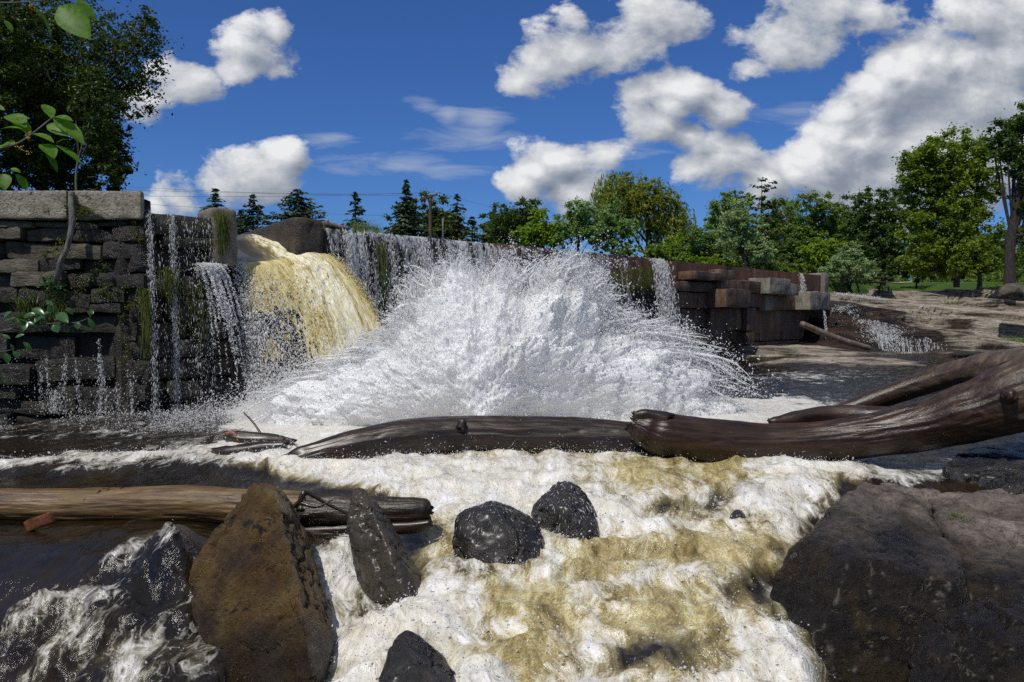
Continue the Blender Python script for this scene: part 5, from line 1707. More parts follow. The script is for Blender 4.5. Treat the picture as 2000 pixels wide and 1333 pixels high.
leafy_branch('leafy_branch', 'near branch with hanging leaves in the top left corner', [(-40, 6, 2.3), (20, 6, 2.3), (60, 4, 2.3), (110, -4, 2.3), (160, -30, 2.3)], [
    (70, 18, 110, 68, 2.3, .04, .5), (118, 12, 166, 62, 2.3, -.05, .62), (145, -4, 190, 32, 2.3, 0, .38), (8, 40, 26, 60, 2.3, 0, .5), (64, 10, 78, 30, 2.3, 0, .4)], M_NEAR, M_BARKPALE, 'near leafy branches at the left edge', [(62, 12, 2.3), (66, 16, 2.3)])
spr = []
for k in range(26):
    u_ = RNG.uniform(0, 1)
    x0 = 5 + 125 * u_; y0 = 640 - 30 * u_ + RNG.normal(0, 8)
    an = RNG.uniform(0, 2 * PI)
    spr.append((x0, y0, x0 + 22 * math.cos(an), y0 + 18 * math.sin(an), 6.5, RNG.normal(0, .04), RNG.uniform(.45, .7)))
spr += [(105, 634, 112, 648, 6.5, -.03, .9), (150, 630, 152, 642, 6.5, -.03, .9), (172, 620, 186, 646, 6.5, 0, .35), (176, 618, 172, 606, 6.5, 0, .6), (132, 634, 134, 648, 6.5, 0, .6), (180, 615, 178, 604, 6.5, .02, .6)]
leafy_branch('leafy_sprig', 'drooping leafy sprig with round leaves in front of the left wall', [(-30, 652, 6.6), (30, 642, 6.55), (90, 633, 6.5), (150, 630, 6.5), (178, 618, 6.5)], spr, M_SPRIG, M_BARKPALE, None, None, .006)
spr = [(10, 690, 16, 708, 6.4, -.03, .7), (26, 686, 38, 700, 6.4, 0, .6), (20, 672, 28, 686, 6.4, 0, .5), (45, 668, 62, 684, 6.4, 0, .5), (0, 735, 2, 748, 6.4, 0, .6), (5, 655, 20, 660, 6.4, 0, .5), (30, 660, 45, 652, 6.4, 0, .5), (15, 664, 2, 670, 6.4, 0, .5)]
leafy_branch('leafy_sprig', 'small lower sprig with one shiny pale leaf at the left edge', [(-30, 690, 6.5), (10, 686, 6.42), (28, 682, 6.4)], spr, M_SPRIG, M_BARKPALE, None, None, .005)


# ------------------------------------------------------------------ trees
def broad_tree(name, label, px_, pyb, Y, env, nclump, nleaf, leaf, m, trunk_px=8, group=None, bark=M_BARK, lean=0, clump_r=.16, surf=.55, fork=.35, gap=0.0, nl=14, extra=None, flat=.75, bottom=None):
    """env: list of (cx, cy, rx, ry) pixel ellipsoids at depth Y forming the crown"""
    rs = np.random.default_rng(int(px_ * 13 + pyb * 7 + Y))
    base = P(px_, pyb, Y)
    base[2] -= .15
    o = thing(name, label, 'tree', base, group)
    k = Y / F
    env = np.array(env, float)
    vol = env[:, 2] * env[:, 3]; vol = vol / vol.sum()
    C, Rr = [], []
    for e in rs.choice(len(env), int(nclump * 1.7), p=vol):
        cx, cy, rx, ry = env[e][:4]
        d = rs.normal(size=3); d /= np.linalg.norm(d)
        rad = rs.uniform(0, 1) ** (1 - surf * .8)
        c = P(cx, cy, Y)
        c = c + np.array([d[0] * rx * k, d[1] * min(rx, ry * 1.2) * k, d[2] * ry * k]) * rad
        C.append(c); Rr.append(min(rx, ry) * k * clump_r * rs.uniform(.6, 1.5))
    C, Rr = np.array(C), np.array(Rr)
    topz = C[:, 2].max()
    # trunk and limbs
    g = Geo()
    cen = C.mean(0)
    h = topz - base[2]
    tp = [base, base + np.array([lean * .3, 0, h * .25]), np.array([base[0] * .6 + cen[0] * .4 + lean * .3, base[1] * .6 + cen[1] * .4, base[2] + h * .5]), np.array([cen[0], cen[1], base[2] + h * .78])]
    r0 = trunk_px * k / 2
    V, Q, T = tube_arrays(tp, [r0 * 1.25, r0, r0 * .7, r0 * .25], 12, .12, 2, 0, 6)
    g.add(V, Q, T)
    tpn = np.array(tp)
    for j in rs.choice(len(C), min(nl, len(C)), replace=False):
        u_ = rs.uniform(.25, .9)
        st = np.array([np.interp(u_ * 3, [0, 1, 2, 3], tpn[:, q_]) for q_ in range(3)])
        if st[2] > C[j][2]: st[2] = base[2] + (C[j][2] - base[2]) * .75; st[:2] = base[:2] * .5 + cen[:2] * .5
        md = st * .45 + C[j] * .55 + np.array([0, 0, -.03 * h])
        V, Q, T = tube_arrays([st, md, C[j]], [r0 * .42 * (1.1 - u_ * .6), r0 * .22, r0 * .06], 7, .15, 2, 0, 4)
        g.add(V, Q, T)
    geo_obj('trunk', g, bark, o)
    g = Geo()
    g.add(*leaf_cluster(C, int(nleaf * 4.2), Rr * 1.25, leaf * k * .72, flat))
    if extra is not None:
        g.add(*extra)
    geo_obj('crown', g, m, o)
    return o


def conifer(label, px_, ytop, Y, wpx, m=M_CONIFER, group='evergreens behind the dam', whorls=38, dens=1.0, pyb=None, sparse=0.0, name='conifer', droop=.25, shape=.85):
    rs = np.random.default_rng(int(px_ * 17 + ytop))
    top = P(px_, ytop, Y)
    gz = 3.75
    base = np.array([top[0], Y, gz])
    h = top[2] - gz
    o = thing(name, label, 'tree', base, group)
    k = Y / F
    V, Q, T = tube_arrays([base, base + [0, 0, h * .5], base + [0, 0, h * .97]], [h * .022, h * .013, .015], 8, .05, 2, 0, 4)
    link('trunk', np_mesh('trunk', V, [Q, T]), M_BARK, o)
    Cs, As, Bs = [], [], []
    for i_ in range(whorls):
        f_ = (i_ + rs.uniform(-.3, .3)) / whorls
        f_ = max(f_, .01)
        zz_ = top[2] - h * f_ * .97
        Lmax = 1.75 * wpx * k * (f_ ** shape) * rs.uniform(.75, 1.12)
        nb = int(5 + 9 * f_)
        for b_ in range(nb):
            if rs.uniform() < sparse: continue
            an = rs.uniform(0, 2 * PI)
            L = Lmax * rs.uniform(.7, 1.08) + .06
            ns = max(5, int(L / .085 * dens))
            u_ = (np.arange(ns) + rs.uniform(0, 1, ns)) / ns
            r_ = L * u_
            zz = zz_ - droop * L * u_ + .20 * L * u_ ** 2.5
            sp = .05 + .16 * L * (1 - u_) ** .7
            pa = np.stack([base[0] + r_ * math.cos(an) + rs.normal(0, 1, ns) * sp * abs(math.sin(an)), Y + r_ * math.sin(an) + rs.normal(0, 1, ns) * sp * abs(math.cos(an)), zz + rs.normal(0, .03, ns)], -1)
            Cs.append(pa)
            da = an + rs.normal(0, .6, ns)
            a_ = np.stack([np.cos(da), np.sin(da), -.35 + rs.normal(0, .3, ns)], -1)
            sz = rs.uniform(.14, .27, ns)
            As.append(unit(a_) * sz[:, None])
            bb = unit(np.cross(a_, rs.normal(0, .5, (ns, 3)) + [0, 0, 1]))
            Bs.append(bb * (sz * .38)[:, None])
    g = Geo()
    g.add(*quads(np.concatenate(Cs), np.concatenate(As), np.concatenate(Bs)))
    geo_obj('crown', g, m, o)
    return o


conifer('small spruce with its tip over the mossy left pier', 420, 369, 62, 58)
conifer('bushy spruce above the spillway gap', 494, 381, 64, 62)
conifer('widest rounded spruce above the long pier', 583, 371, 60, 72, shape=.62, dens=1.2)
conifer('thin open spruce behind the tall crest grass', 694, 376, 58, 46, sparse=.25, whorls=26)
conifer('tallest pointed spruce left of the utility pole', 793, 352, 60, 62, shape=1.15, whorls=44)
conifer('narrow feathery spruce right of the utility pole', 893, 379, 58, 42, M_CONIFER2, sparse=.3, whorls=28, droop=.4)
conifer('low short spruce to the right of the feathery one', 922, 425, 57, 40, M_CONIFER2, sparse=.25, whorls=20)
conifer('low dark spruce half hidden at the left of the spillway gap', 470, 412, 66, 55)

GB = 'leafy trees beyond the dam'
broad_tree('broadleaf_tree', 'dark rounded tree behind the utility pole', 820, 545, 72, [(840, 420, 62, 45), (790, 440, 45, 45), (870, 450, 45, 45), (830, 470, 80, 40)], 150, 9000, 4.2, M_DARKTREE, 8, GB)
broad_tree('broadleaf_tree', 'dark twiggy tree with bare tips left of the bright green tree', 1005, 545, 68, [(1000, 430, 50, 42), (1035, 420, 35, 35), (975, 445, 32, 38), (1010, 460, 55, 40)], 130, 7500, 3.6, M_DARKTREE, 8, GB)
broad_tree('broadleaf_tree', 'bright yellow-green small tree in front of the dark twiggy tree', 1060, 545, 62, [(1055, 445, 40, 36), (1080, 462, 35, 30), (1030, 465, 30, 30)], 110, 6500, 3.6, M_BRIGHT, 6, GB)
broad_tree('broadleaf_tree', 'pale green tree with visible forked trunk left of the willow', 1128, 545, 60, [(1130, 430, 42, 42), (1110, 455, 30, 30), (1155, 450, 34, 34)], 90, 5200, 3.4, M_PALE, 6, GB, M_BARK)
broad_tree('broadleaf_tree', 'bluish pale green tree right of the forked pale one', 1198, 550, 60, [(1195, 430, 40, 44), (1222, 455, 30, 34), (1180, 465, 36, 34)], 90, 5200, 3.4, M_PALE, 6, GB)
# willow with drooping strands
k_ = 70 / F
nst = 900
ew = np.array([(1225, 380, 68, 55), (1270, 400, 60, 60), (1315, 435, 45, 60), (1200, 375, 45, 40)], float)
e_ = RNG.integers(0, 4, nst)
d_ = RNG.normal(size=(nst, 3)); d_ = unit(d_) * (RNG.uniform(0, 1, (nst, 1)) ** .4)
cs = np.stack([P(*p_, 70) for p_ in ew[e_][:, :2]]) + d_ * np.stack([ew[e_][:, 2], ew[e_][:, 2] * .8, ew[e_][:, 3]], -1) * k_
ls, la, lb = [], [], []
for m_ in range(9):
    u_ = m_ / 8
    ls.append(cs + np.stack([.25 * u_ * np.sign(d_[:, 0]) * RNG.uniform(.5, 1.5, nst), RNG.normal(0, .08, nst), -1.5 * u_ * RNG.uniform(.6, 1.3, nst)], -1) + RNG.normal(0, .06, (nst, 3)))
    a_ = unit(RNG.normal(0, .4, (nst, 3)) + [.35, 0, -1]); la.append(a_ * .2); lb.append(unit(np.cross(a_, RNG.normal(size=(nst, 3)))) * .055)
wl_ = quads(np.concatenate(ls), np.concatenate(la), np.concatenate(lb))
broad_tree('willow_tree', 'tall olive-green willow with drooping strands above the dam', 1268, 550, 70, [(1225, 380, 60, 48), (1270, 400, 55, 55), (1310, 435, 42, 55)], 120, 5000, 3.2, M_WILLOW, 14, None, extra=wl_)
broad_tree('broadleaf_tree', 'low green tree between the willow and the silvery tree', 1362, 555, 60, [(1365, 470, 36, 34), (1340, 490, 28, 26), (1395, 480, 26, 36)], 90, 4500, 3.4, M_MID, 6, GB)
broad_tree('broadleaf_tree', 'silvery grey-green leaning tree behind the far dam stones', 1465, 560, 48, [(1450, 440, 44, 55), (1425, 460, 32, 40), (1480, 490, 34, 36)], 120, 7000, 3.2, M_SILVER, 9, GB, lean=-.6)
broad_tree('broadleaf_tree', 'pale round tree to the left of the silvery tree', 1400, 555, 66, [(1405, 430, 34, 40), (1420, 400, 26, 26), (1440, 395, 30, 26)], 80, 4200, 3.4, M_PALE, 6, GB)
# pine with irregular flat branches
conifer('irregular dark pine with a leaning tip behind the silvery tree', 1488, 352, 58, 62, M_CONIFER2, 'evergreens behind the dam', 17, 1.1, name='pine_tree', droop=-.12, sparse=.5, shape=.45)
broad_tree('broadleaf_tree', 'full round green tree right of the pine', 1590, 560, 56, [(1590, 420, 52, 48), (1560, 455, 40, 45), (1620, 450, 38, 45), (1590, 490, 60, 40)], 160, 10500, 3.4, M_MID, 8, GB)
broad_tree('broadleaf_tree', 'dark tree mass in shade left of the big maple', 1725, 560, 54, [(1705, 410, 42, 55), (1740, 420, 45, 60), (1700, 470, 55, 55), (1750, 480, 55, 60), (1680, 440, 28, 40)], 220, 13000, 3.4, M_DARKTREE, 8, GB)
broad_tree('maple_tree', 'big bright maple with dense layered leaves at right', 1868, 556, 44, [(1850, 310, 82, 55), (1800, 340, 45, 60), (1890, 350, 70, 70), (1850, 420, 90, 60), (1880, 470, 80, 55), (1800, 480, 50, 50), (1850, 510, 95, 30)], 330, 26000, 4.2, M_MAPLE, 9, None, clump_r=.2, surf=.8)
broad_tree('broadleaf_tree', 'tall tree with a bare dark trunk at the right edge', 1972, 556, 38, [(1985, 250, 42, 48), (1960, 300, 34, 45), (2025, 300, 60, 90), (1950, 265, 28, 28), (1990, 390, 20, 30), (2040, 420, 40, 50)], 130, 8500, 4.0, M_DARKTREE, 17, GB, nl=26, clump_r=.22)
broad_tree('broadleaf_tree', 'leafy tree beyond the bare-trunked one at the right edge', 2030, 556, 60, [(2000, 490, 45, 50), (2050, 470, 60, 60), (1960, 480, 35, 45)], 110, 6500, 3.6, M_MID, 8, GB)
broad_tree('small_tree', 'small tree with a thin trunk under the maple crown', 1913, 560, 40, [(1905, 490, 36, 34), (1925, 510, 30, 26), (1880, 520, 34, 22)], 80, 4800, 3.8, M_MAPLE, 8, None)


def bush(label, cx, cy, Y, env, n, leaf, m, pyb=560):
    rs = np.random.default_rng(int(cx))
    return broad_tree('bush', label, cx, pyb, Y, env, 70, n, leaf, m, 3, 'bushes on the far bank', nl=10)


bush('bright green bush in front of the round green tree', 1605, 490, 46, [(1600, 485, 38, 20), (1630, 490, 30, 20), (1590, 500, 34, 20)], 4200, 3.6, M_BRIGHT)
bush('large pale olive shrub at the end of the dam', 1645, 520, 42, [(1650, 515, 48, 28), (1620, 530, 40, 20), (1680, 525, 30, 26), (1660, 495, 30, 20)], 7000, 3.0, M_SILVER)
bush('low green bush behind the crest left of the silvery tree', 1365, 520, 50, [(1350, 512, 40, 14), (1390, 515, 40, 16), (1420, 520, 30, 16)], 4000, 3.4, M_BRIGHT)
bush('low dark bush behind the crest below the willow', 1280, 500, 52, [(1230, 490, 50, 16), (1290, 496, 40, 20), (1320, 505, 30, 16)], 3600, 3.4, M_MID)
bush('green undergrowth behind the crest below the round tree', 1545, 530, 48, [(1500, 525, 40, 18), (1550, 530, 46, 22)], 4200, 3.4, M_MID)
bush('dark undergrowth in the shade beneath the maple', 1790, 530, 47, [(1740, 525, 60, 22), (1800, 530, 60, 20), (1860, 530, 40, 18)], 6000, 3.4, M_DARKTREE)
# far wood closing the horizon between the trunks
rs = np.random.default_rng(77)
C = []
for k in range(900):
    x = rs.uniform(-8, 105); y = rs.uniform(105, 150)
    if x / y * F + 1000 < 930: continue
    C.append([x, y, 4.2 + rs.uniform(0, 1) * (5.6 if x / y * F + 1000 < 1400 else 8.5) * (.55 + .45 * math.sin(x * .13) ** 2)])
C = np.array(C)
g = Geo(); g.add(*leaf_cluster(C, 80000, 2.6, .26, .8))
tag(geo_obj('far_wood', g, M_MID), 'far dark green woodland beyond the lawn', 'woodland', None, 'stuff')

broad_tree('broadleaf_tree', 'tall mid-green tree rising behind the silvery tree and the pine', 1520, 555, 68, [(1520, 430, 46, 50), (1500, 470, 50, 50), (1545, 480, 46, 50)], 120, 7000, 3.4, M_MID, 8, GB)
broad_tree('broadleaf_tree', 'dark green tree filling the gap left of the shaded tree mass', 1655, 558, 64, [(1655, 430, 40, 50), (1640, 480, 50, 50), (1670, 490, 50, 46)], 120, 7000, 3.4, M_DARKTREE, 8, GB)
broad_tree('broadleaf_tree', 'low yellow-green tree right below the willow crown', 1325, 555, 64, [(1330, 490, 42, 36), (1300, 500, 40, 30)], 90, 5000, 3.4, M_BRIGHT, 7, GB)
broad_tree('broadleaf_tree', 'low dark tree at the left end of the leafy treeline', 958, 545, 74, [(962, 450, 34, 40), (985, 470, 40, 34)], 80, 4200, 3.4, M_DARKTREE, 6, GB)

rs = np.random.default_rng(78)
C = []
while len(C) < 420:
    y = rs.uniform(64, 80); pxx = rs.uniform(1200, 2080); x = (pxx - 1000) / F * y
    C.append([x, y, 3.9 + rs.uniform(0, 1) ** 1.3 * (2.6 + 1.6 * math.sin(pxx * .021) ** 2)])
g = Geo(); g.add(*leaf_cluster(np.array(C), 42000, 1.1, .17, .8))
tag(geo_obj('underbrush', g, M_MID), 'leafy underbrush closing the gaps beneath the trees', 'bushes', None, 'stuff')

# left bank: dense dark trees behind the wall
GL = 'dark trees above the left wall'
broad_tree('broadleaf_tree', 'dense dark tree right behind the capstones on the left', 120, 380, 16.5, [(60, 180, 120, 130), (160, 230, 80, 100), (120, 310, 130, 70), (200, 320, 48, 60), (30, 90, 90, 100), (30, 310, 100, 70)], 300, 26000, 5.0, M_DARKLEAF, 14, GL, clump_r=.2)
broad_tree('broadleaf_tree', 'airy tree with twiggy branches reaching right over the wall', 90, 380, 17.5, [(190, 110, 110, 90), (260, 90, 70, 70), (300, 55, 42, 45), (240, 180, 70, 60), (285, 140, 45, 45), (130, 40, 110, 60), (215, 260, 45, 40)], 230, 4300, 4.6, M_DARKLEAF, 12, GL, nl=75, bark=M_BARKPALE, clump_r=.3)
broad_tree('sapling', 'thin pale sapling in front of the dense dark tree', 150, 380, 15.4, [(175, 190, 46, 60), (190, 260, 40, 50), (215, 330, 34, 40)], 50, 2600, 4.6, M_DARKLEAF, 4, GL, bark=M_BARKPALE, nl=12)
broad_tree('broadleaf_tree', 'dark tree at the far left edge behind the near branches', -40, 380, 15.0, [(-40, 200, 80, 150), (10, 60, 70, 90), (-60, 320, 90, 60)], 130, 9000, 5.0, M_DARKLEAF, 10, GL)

# ------------------------------------------------------------------ utility pole and wires
o = thing('utility_pole', 'weathered wooden utility pole with a crossarm above the trees', 'utility pole', (P(842, 400, 62)[0], 62, 3.75))
pt = P(840, 381, 62)
V, Q, T = tube_arrays([[pt[0] + .05, 62, 3.75], [pt[0], 62, pt[2]]], [.17, .12], 12, .04, 1, 0, 8)
link('pole', np_mesh('pole', V, [Q, T]), M_POLE, o)
c0, c1 = P(822, 389, 61.86), P(855, 380, 61.86)
g = Geo(); dirx = unit(c1 - c0); up_ = np.array([0, 0, 1.0]); fy = unit(np.cross(up_, dirx)); uz = np.cross(dirx, fy)
g.add(*rough_box(c0 - uz * .07, np.array([dirx, fy, uz]), (np.linalg.norm(c1 - c0), .12, .14), .1, .005, 5, .01))
arm_ = geo_obj('crossarm', g, M_POLE, o)
V, Q, T = tube_arrays([P(832, 386, 61.9), P(840, 396, 61.9)], [.03, .03], 6)
link('brace', np_mesh('brace', V, [Q, T]), M_POLE, o)
ins = []
for (x, y) in ((826, 386), (840, 381), (852, 378)):
    q_ = P(x, y, 61.9)
    V, Q, T = tube_arrays([q_ + [0, 0, -.05], q_ + [0, 0, .06], q_ + [0, 0, .12]], [.03, .06, .03], 8)
    link('insulator', np_mesh('insulator', V, [Q, T]), M_INSUL, arm_)
    ins.append(q_ + [0, 0, .12])
o2 = thing('utility_pole', 'short thin post just right of the utility pole', 'post', (P(865, 430, 60)[0], 60, 3.75))
V, Q, T = tube_arrays([[P(865, 430, 60)[0], 60, 3.75], P(865, 427, 60)], [.09, .07], 10, .05, 2, 0, 4)
link('pole', np_mesh('pole', V, [Q, T]), M_BARKPALE, o2)


def wire(label, a, b, sag):
    u_ = np.linspace(0, 1, 40)[:, None]
    pts = a * (1 - u_) + b * u_
    pts[:, 2] -= sag * 4 * (u_ * (1 - u_))[:, 0]
    V, Q, T = tube_arrays(pts, np.full(40, .009), 5)
    tag(link('power_line', np_mesh('power_line', V, [Q, T]), M_WIRE, None, a), label, 'cable', 'power lines behind the dam')


wire('highest power line in front of the left clouds', P(-300, 326, 46), ins[0], .4)
wire('second power line just below the highest one', P(-300, 342, 46), ins[1], .4)
wire('third power line meeting the utility pole crossarm', P(-300, 362, 46), ins[2], .5)
wire('dark power line crossing the spruces at mid height', P(-300, 352, 46), P(1010, 426, 62), .5)
wire('lower power line seen through the spillway gap', P(-300, 420, 46), P(1000, 446, 62), .4)
wire('lowest power line just above the spillway water', P(-300, 436, 46), P(1000, 462, 62), .4)
wire('thin power line running right from the utility pole', ins[2], P(1250, 470, 90), .3)

# ------------------------------------------------------------------ far right bank
X0, X1 = P(1690, 545, 43), P(1738, 545, 43)
zt_ = P(1700, 541, 43)[2]
o = thing('picnic_table', 'low dark weathered wooden table on the lawn behind the ledge', 'table', (X0[0], 43, zt_ - .75))
g = Geo(); g.add(*rough_box(np.array([X0[0] - 1.0, 42.6, zt_ - .06]), I3, (2.4, .8, .06), .2, .005, 4, .01)); geo_obj('tabletop', g, M_PLANK, o)
for dy in (-.55, .75):
    g = Geo(); g.add(*rough_box(np.array([X0[0] - 1.0, 42.6 + dy + .05, zt_ - .33]), I3, (2.4, .26, .05), .2, .005, 4, .01)); geo_obj('bench', g, M_PLANK, o)
for dx in (-.6, 1.0):
    for sg in (-1, 1):
        V, Q, T = tube_arrays([np.array([X0[0] + dx, 43.0 + sg * .2, zt_ - .05]), np.array([X0[0] + dx, 43.0 + sg * .65, zt_ - .85])], [.05, .05], 6)
        link('leg', np_mesh('leg', V, [Q, T]), M_PLANK, o)
p_ = P(1938, 541, 62)
V = np.array([[p_[0] - 8, 60, 0], [p_[0] + 40, 64, 0], [p_[0] + 40, 66.5, 0], [p_[0] - 8, 62, 0]], float)
xs_ = np.linspace(0, 1, 30)
Vp = []
for u_ in xs_:
    for w_ in (0, 1):
        q_ = (V[0] * (1 - u_) + V[1] * u_) * (1 - w_) + (V[3] * (1 - u_) + V[2] * u_) * w_
        q_[2] = ground_z(q_[:1], q_[1:2])[0] + .06
        Vp.append(q_)
Vp = np.array(Vp); i = np.arange(29)[:, None] * 2
tag(link('path', np_mesh('path', Vp, i + np.array([[0, 2, 3, 1]])), M_PATH), 'pale path across the lawn', None, None, 'structure')

# grass on the lawn edge and small weeds on the ledge
n = 9000
x = RNG.uniform(16, 40, n); y = RNG.uniform(41.5, 50, n)
C = np.stack([x, y, np.maximum(ground_z(x, y), ledge_h(x, y)) - .02], -1)
keep = ground_z(x, y) > ledge_h(x, y) - .05
C = C[keep]
g = Geo(); n = len(C); g.add(*blades(C, RNG.uniform(.08, .2, n), RNG.uniform(.012, .025, n), RNG.normal(0, .4, (n, 2))))
tag(geo_obj('lawn_grass', g, M_GRASS), 'short lawn grass at the edge of the bedrock', 'grass', None, 'stuff')
for lab, (a_, b_), n, L in (('small weed tuft in a crack of the pale upper ledge', (1868, 592), 60, .35), ('small green weeds in the middle of the ledge', (1800, 620), 50, .25), ('leafy weeds at the water end of the ledge on the right', (1990, 668), 90, .4), ('weeds on the crest end above the first cascade', (1612, 548), 90, .35)):
    q_ = np.array(proj_ledge(a_, b_))
    C = q_ + RNG.normal(0, 1, (n, 3)) * [.3, .2, 0]
    C[:, 2] = ledge_h(C[:, 0], C[:, 1])
    grass_thing('weed_tuft', lab, C, RNG.uniform(.4, 1, n) * L, RNG.uniform(.012, .025, n), RNG.normal(0, .6, (n, 2)), M_GRASS, 'weeds')['kind'] = 'stuff'
C = np.array([P(1872, 1010, 6.72), P(1890, 1016, 6.7), P(1858, 1008, 6.75)])
g = Geo(); g.add(*blades(np.repeat(C, 40, 0) + RNG.normal(0, .03, (120, 3)) * [1, 1, .3], RNG.uniform(.02, .06, 120), RNG.uniform(.002, .004, 120), RNG.normal(0, .5, (120, 2))))
tag(geo_obj('weed_tuft', g, M_GRASS, None, C.mean(0)), 'tiny grass tuft in a crack of the grey flat-topped rock', 'weeds')

SKYTINT = (.27, .48, .86)
CL0, CL1, CL2, CL3 = (1.7, 2.05, 2.8), (3.0, 3.35, 4.0), (5.0, 5.25, 5.7), (8.3, 8.4, 8.5)
SKYSTR = .1
# ------------------------------------------------------------------ light and sky
SUN_EL, SUN_AZ = math.radians(59), np.array([-.55, -.835])
SUN_AZ = SUN_AZ / np.linalg.norm(SUN_AZ)
sdir = Vector((SUN_AZ[0] * math.cos(SUN_EL), SUN_AZ[1] * math.cos(SUN_EL), math.sin(SUN_EL)))
ld = bpy.data.lights.new('sun', 'SUN'); ld.energy = 3.75; ld.angle = math.radians(.53); ld.color = (1, .955, .88)
lo = bpy.data.objects.new('sun', ld); COL.objects.link(lo)
lo.rotation_euler = sdir.to_track_quat('Z', 'Y').to_euler()

W = NT('World', world=True)
sky = W.n('ShaderNodeTexSky', sky_type='NISHITA')
sky.sun_disc = False; sky.sun_elevation = SUN_EL
sky.sun_rotation = math.atan2(SUN_AZ[0], SUN_AZ[1])
sky.altitude = 300; sky.air_density = 1.0; sky.dust_density = .25; sky.ozone_density = 2.2
tc = W.n('ShaderNodeTexCoord').outputs['Generated']
sx = W.n('ShaderNodeSeparateXYZ', {0: tc})
ay = W.math('MAXIMUM', W.math('ABSOLUTE', sx.outputs[1]), .05)
ZS = 1.45
cu = W.math('DIVIDE', sx.outputs[0], ay)
cv = W.math('MULTIPLY', W.math('DIVIDE', sx.outputs[2], ay), ZS)
uv = W.n('ShaderNodeCombineXYZ', {0: cu, 1: cv, 2: 0.0}).outputs[0]


def uvp(px_, py_):
    r = ray(px_, py_)
    return r[0] / r[1], r[2] / r[1] * ZS


# puffy clouds: centre and radius (a horizontal radius in pixels); all directions in the sky
PUFF = [(478, 92, 92, .9), (460, 130, 56, .9), (545, 62, 44, .8), (350, 165, 74, .85), (300, 192, 66, .85), (548, 312, 60, 1), (500, 345, 80, .85), (440, 368, 56, .8), (350, 396, 66, .72), (300, 410, 50, .7),
        (1120, 110, 100, .76), (1190, 85, 100, .85), (1280, 25, 88, .82), (1010, 165, 52, .7), (1235, 178, 60, .6), (1060, 130, 70, .7), (1130, 40, 60, .6),
        (1335, 180, 76, 1.1), (1275, 238, 62, .95), (1395, 210, 66, .95), (1330, 265, 46, .7), (1085, 325, 92, .9), (1020, 365, 60, .85), (1125, 372, 80, .95), (1180, 300, 66, .6),
        (1400, 312, 86, .85), (1330, 338, 62, .78), (1440, 292, 54, .7), (1610, 20, 125, .82), (1535, 85, 80, .85), (1465, 132, 48, .75), (1690, 25, 80, .75),
        (1800, 150, 140, 1.25), (1720, 190, 108, 1.25), (1890, 190, 160, 1.2), (1985, 130, 120, 1.1), (1690, 290, 118, 1.3), (1605, 325, 100, 1.25), (1840, 300, 190, 1.2), (1495, 356, 70, .95), (1970, 280, 180, 1.1), (1900, 30, 100, .72), (2000, 20, 100, .8), (1740, 345, 160, 1.2),
        (1556, 338, 50, 1.22), (1598, 296, 52, 1.22), (1648, 262, 58, 1.22), (1655, 210, 54, 1.22), (1690, 165, 54, 1.22), (1722, 126, 50, 1.22), (1768, 108, 50, 1.22), (1820, 120, 64, 1.22), (1880, 130, 74, 1.22), (1340, 172, 44, 1.22), (1310, 205, 44, 1.4), (1050, 330, 44, 1.4), (1090, 312, 44, 1.4), (548, 300, 34, 1.3), (460, 85, 44, 1.2)]


def cloud(vec, detail):
    wv = W.n('ShaderNodeTexNoise', {'Vector': vec, 'Scale': 5.0, 'Detail': 2})
    off = W.n('ShaderNodeVectorMath', {0: wv.outputs['Color'], 1: (.5, .5, .5)}, operation='SUBTRACT').outputs[0]
    v = W.n('ShaderNodeVectorMath', {0: off, 1: (.05, .05, 0), 2: vec}, operation='MULTIPLY_ADD').outputs[0]
    best = None
    for (x, y, r, q_) in PUFF:
        u_, v_ = uvp(x, y)
        d = W.n('ShaderNodeVectorMath', {0: v, 1: (u_, v_, 0)}, operation='DISTANCE').outputs['Value']
        b = W.math('MULTIPLY_ADD', d, -q_ * F / (r * 1.15), q_)
        best = b if best is None else W.n('ShaderNodeMath', {0: best, 1: b, 2: .12}, operation='SMOOTH_MAX').outputs[0]
    nl = W.n('ShaderNodeTexNoise', {'Vector': vec, 'Scale': 6.0, 'Detail': 2.0, 'Roughness': .5}).outputs[0]
    nz = W.n('ShaderNodeTexNoise', {'Vector': v, 'Scale': 15.0, 'Detail': detail, 'Roughness': .61}).outputs[0]
    s_ = W.math('MULTIPLY_ADD', nz, 1.75, W.math('MULTIPLY_ADD', nl, 1.1, -1.46))
    return W.math('ADD', best, s_), nz


den, nz = cloud(uv, 10.0)
uv2 = W.n('ShaderNodeVectorMath', {0: uv, 1: (-.020, .034, 0)}, operation='ADD').outputs[0]
den2, _ = cloud(uv2, 5.0)
alpha = W.ramp(den, [(.05, 0.0), (.17, .45), (.29, .88), (.45, 1.0)])
# sun side minus shade side of each billow
lit = W.math('MULTIPLY_ADD', W.math('SUBTRACT', den, den2), .55, .50, clamp=True)
ccol = W.ramp(lit, [(0.0, CL0), (.35, CL1), (.62, CL2), (.95, CL3)])
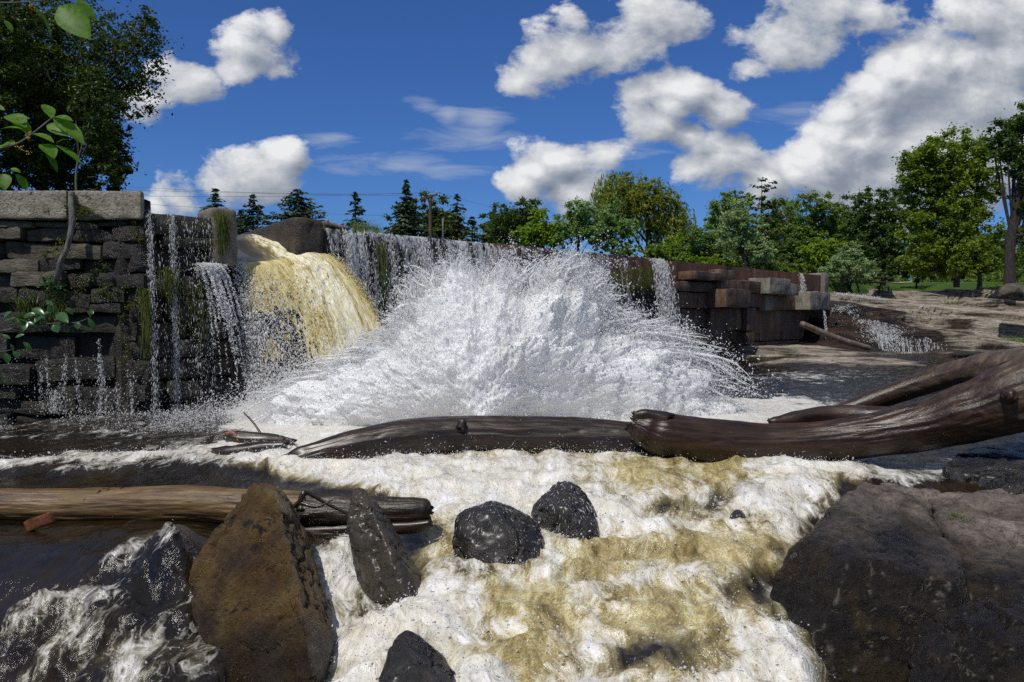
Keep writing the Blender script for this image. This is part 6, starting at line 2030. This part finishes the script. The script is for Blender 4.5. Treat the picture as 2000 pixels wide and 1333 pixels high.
# thin streaky cloud
st = W.n('ShaderNodeMapping', {'Vector': uv, 'Rotation': (0, 0, -.12), 'Scale': (1.0, 3.6, 1)}).outputs[0]
sn = W.n('ShaderNodeTexNoise', {'Vector': st, 'Scale': 9.0, 'Detail': 8.0, 'Roughness': .62, 'Distortion': .6}).outputs[0]
wisp = None
for (x, y, rx, ry) in [(650, 272, 70, 18), (780, 325, 190, 26), (925, 268, 130, 34), (940, 232, 70, 34), (830, 204, 50, 18), (875, 226, 34, 30), (1190, 290, 120, 26), (1560, 216, 120, 22), (1600, 240, 80, 24), (1850, 70, 130, 30)]:
    u_, v_ = uvp(x, y)
    mp = W.n('ShaderNodeVectorMath', {0: uv, 1: (u_, v_, 0)}, operation='SUBTRACT').outputs[0]
    mp = W.n('ShaderNodeVectorMath', {0: mp, 1: (F / rx, F / ry / ZS, 0)}, operation='MULTIPLY').outputs[0]
    ln = W.n('ShaderNodeVectorMath', {0: mp}, operation='LENGTH').outputs['Value']
    b = W.math('SUBTRACT', 1.0, ln)
    wisp = b if wisp is None else W.math('MAXIMUM', wisp, b)
wa = W.ramp(W.math('ADD', W.math('MULTIPLY', wisp, .55), W.math('MULTIPLY_ADD', sn, 1.5, -.72)), [(.08, 0.0), (.55, .5), (.9, .75)])
sky_c = W.mix(1.0, sky.outputs[0], SKYTINT, 'MULTIPLY')
c = W.mix(wa, sky_c, (4.6, 5.1, 6.0))
c = W.mix(alpha, c, ccol)
# unseen broken white cloud added overhead, a neutral fill against the blue skylight
ov = W.n('ShaderNodeTexNoise', {'Vector': tc, 'Scale': 3.0, 'Detail': 6.0, 'Roughness': .6}).outputs[0]
oa = W.math('MULTIPLY', W.ramp(sx.outputs[2], [(.46, 0.0), (.62, 1.0)]), W.ramp(ov, [(.40, 0.0), (.54, .9)]))
c = W.mix(oa, c, (4.6, 4.7, 4.9))
bg = W.n('ShaderNodeBackground', {'Color': c, 'Strength': SKYSTR})
wo = W.n('ShaderNodeOutputWorld'); W.L.new(bg.outputs[0], wo.inputs[0])
W.t.cycles.sampling_method = 'MANUAL'
W.t.cycles.sample_map_resolution = 512

scene.view_settings.view_transform = 'Standard'
scene.view_settings.look = 'None'
scene.view_settings.exposure = 0
scene.view_settings.gamma = 1
scene.cycles.use_denoising = False
scene.cycles.max_bounces = 6
scene.cycles.diffuse_bounces = 3
scene.cycles.glossy_bounces = 2
scene.cycles.transparent_max_bounces = 10
scene.cycles.sample_clamp_direct = 6
scene.cycles.sample_clamp_indirect = 2.5
scene.cycles.caustics_reflective = False
scene.cycles.caustics_refractive = False
for o in scene.objects:
    if '_b' in o.keys():
        del o['_b']
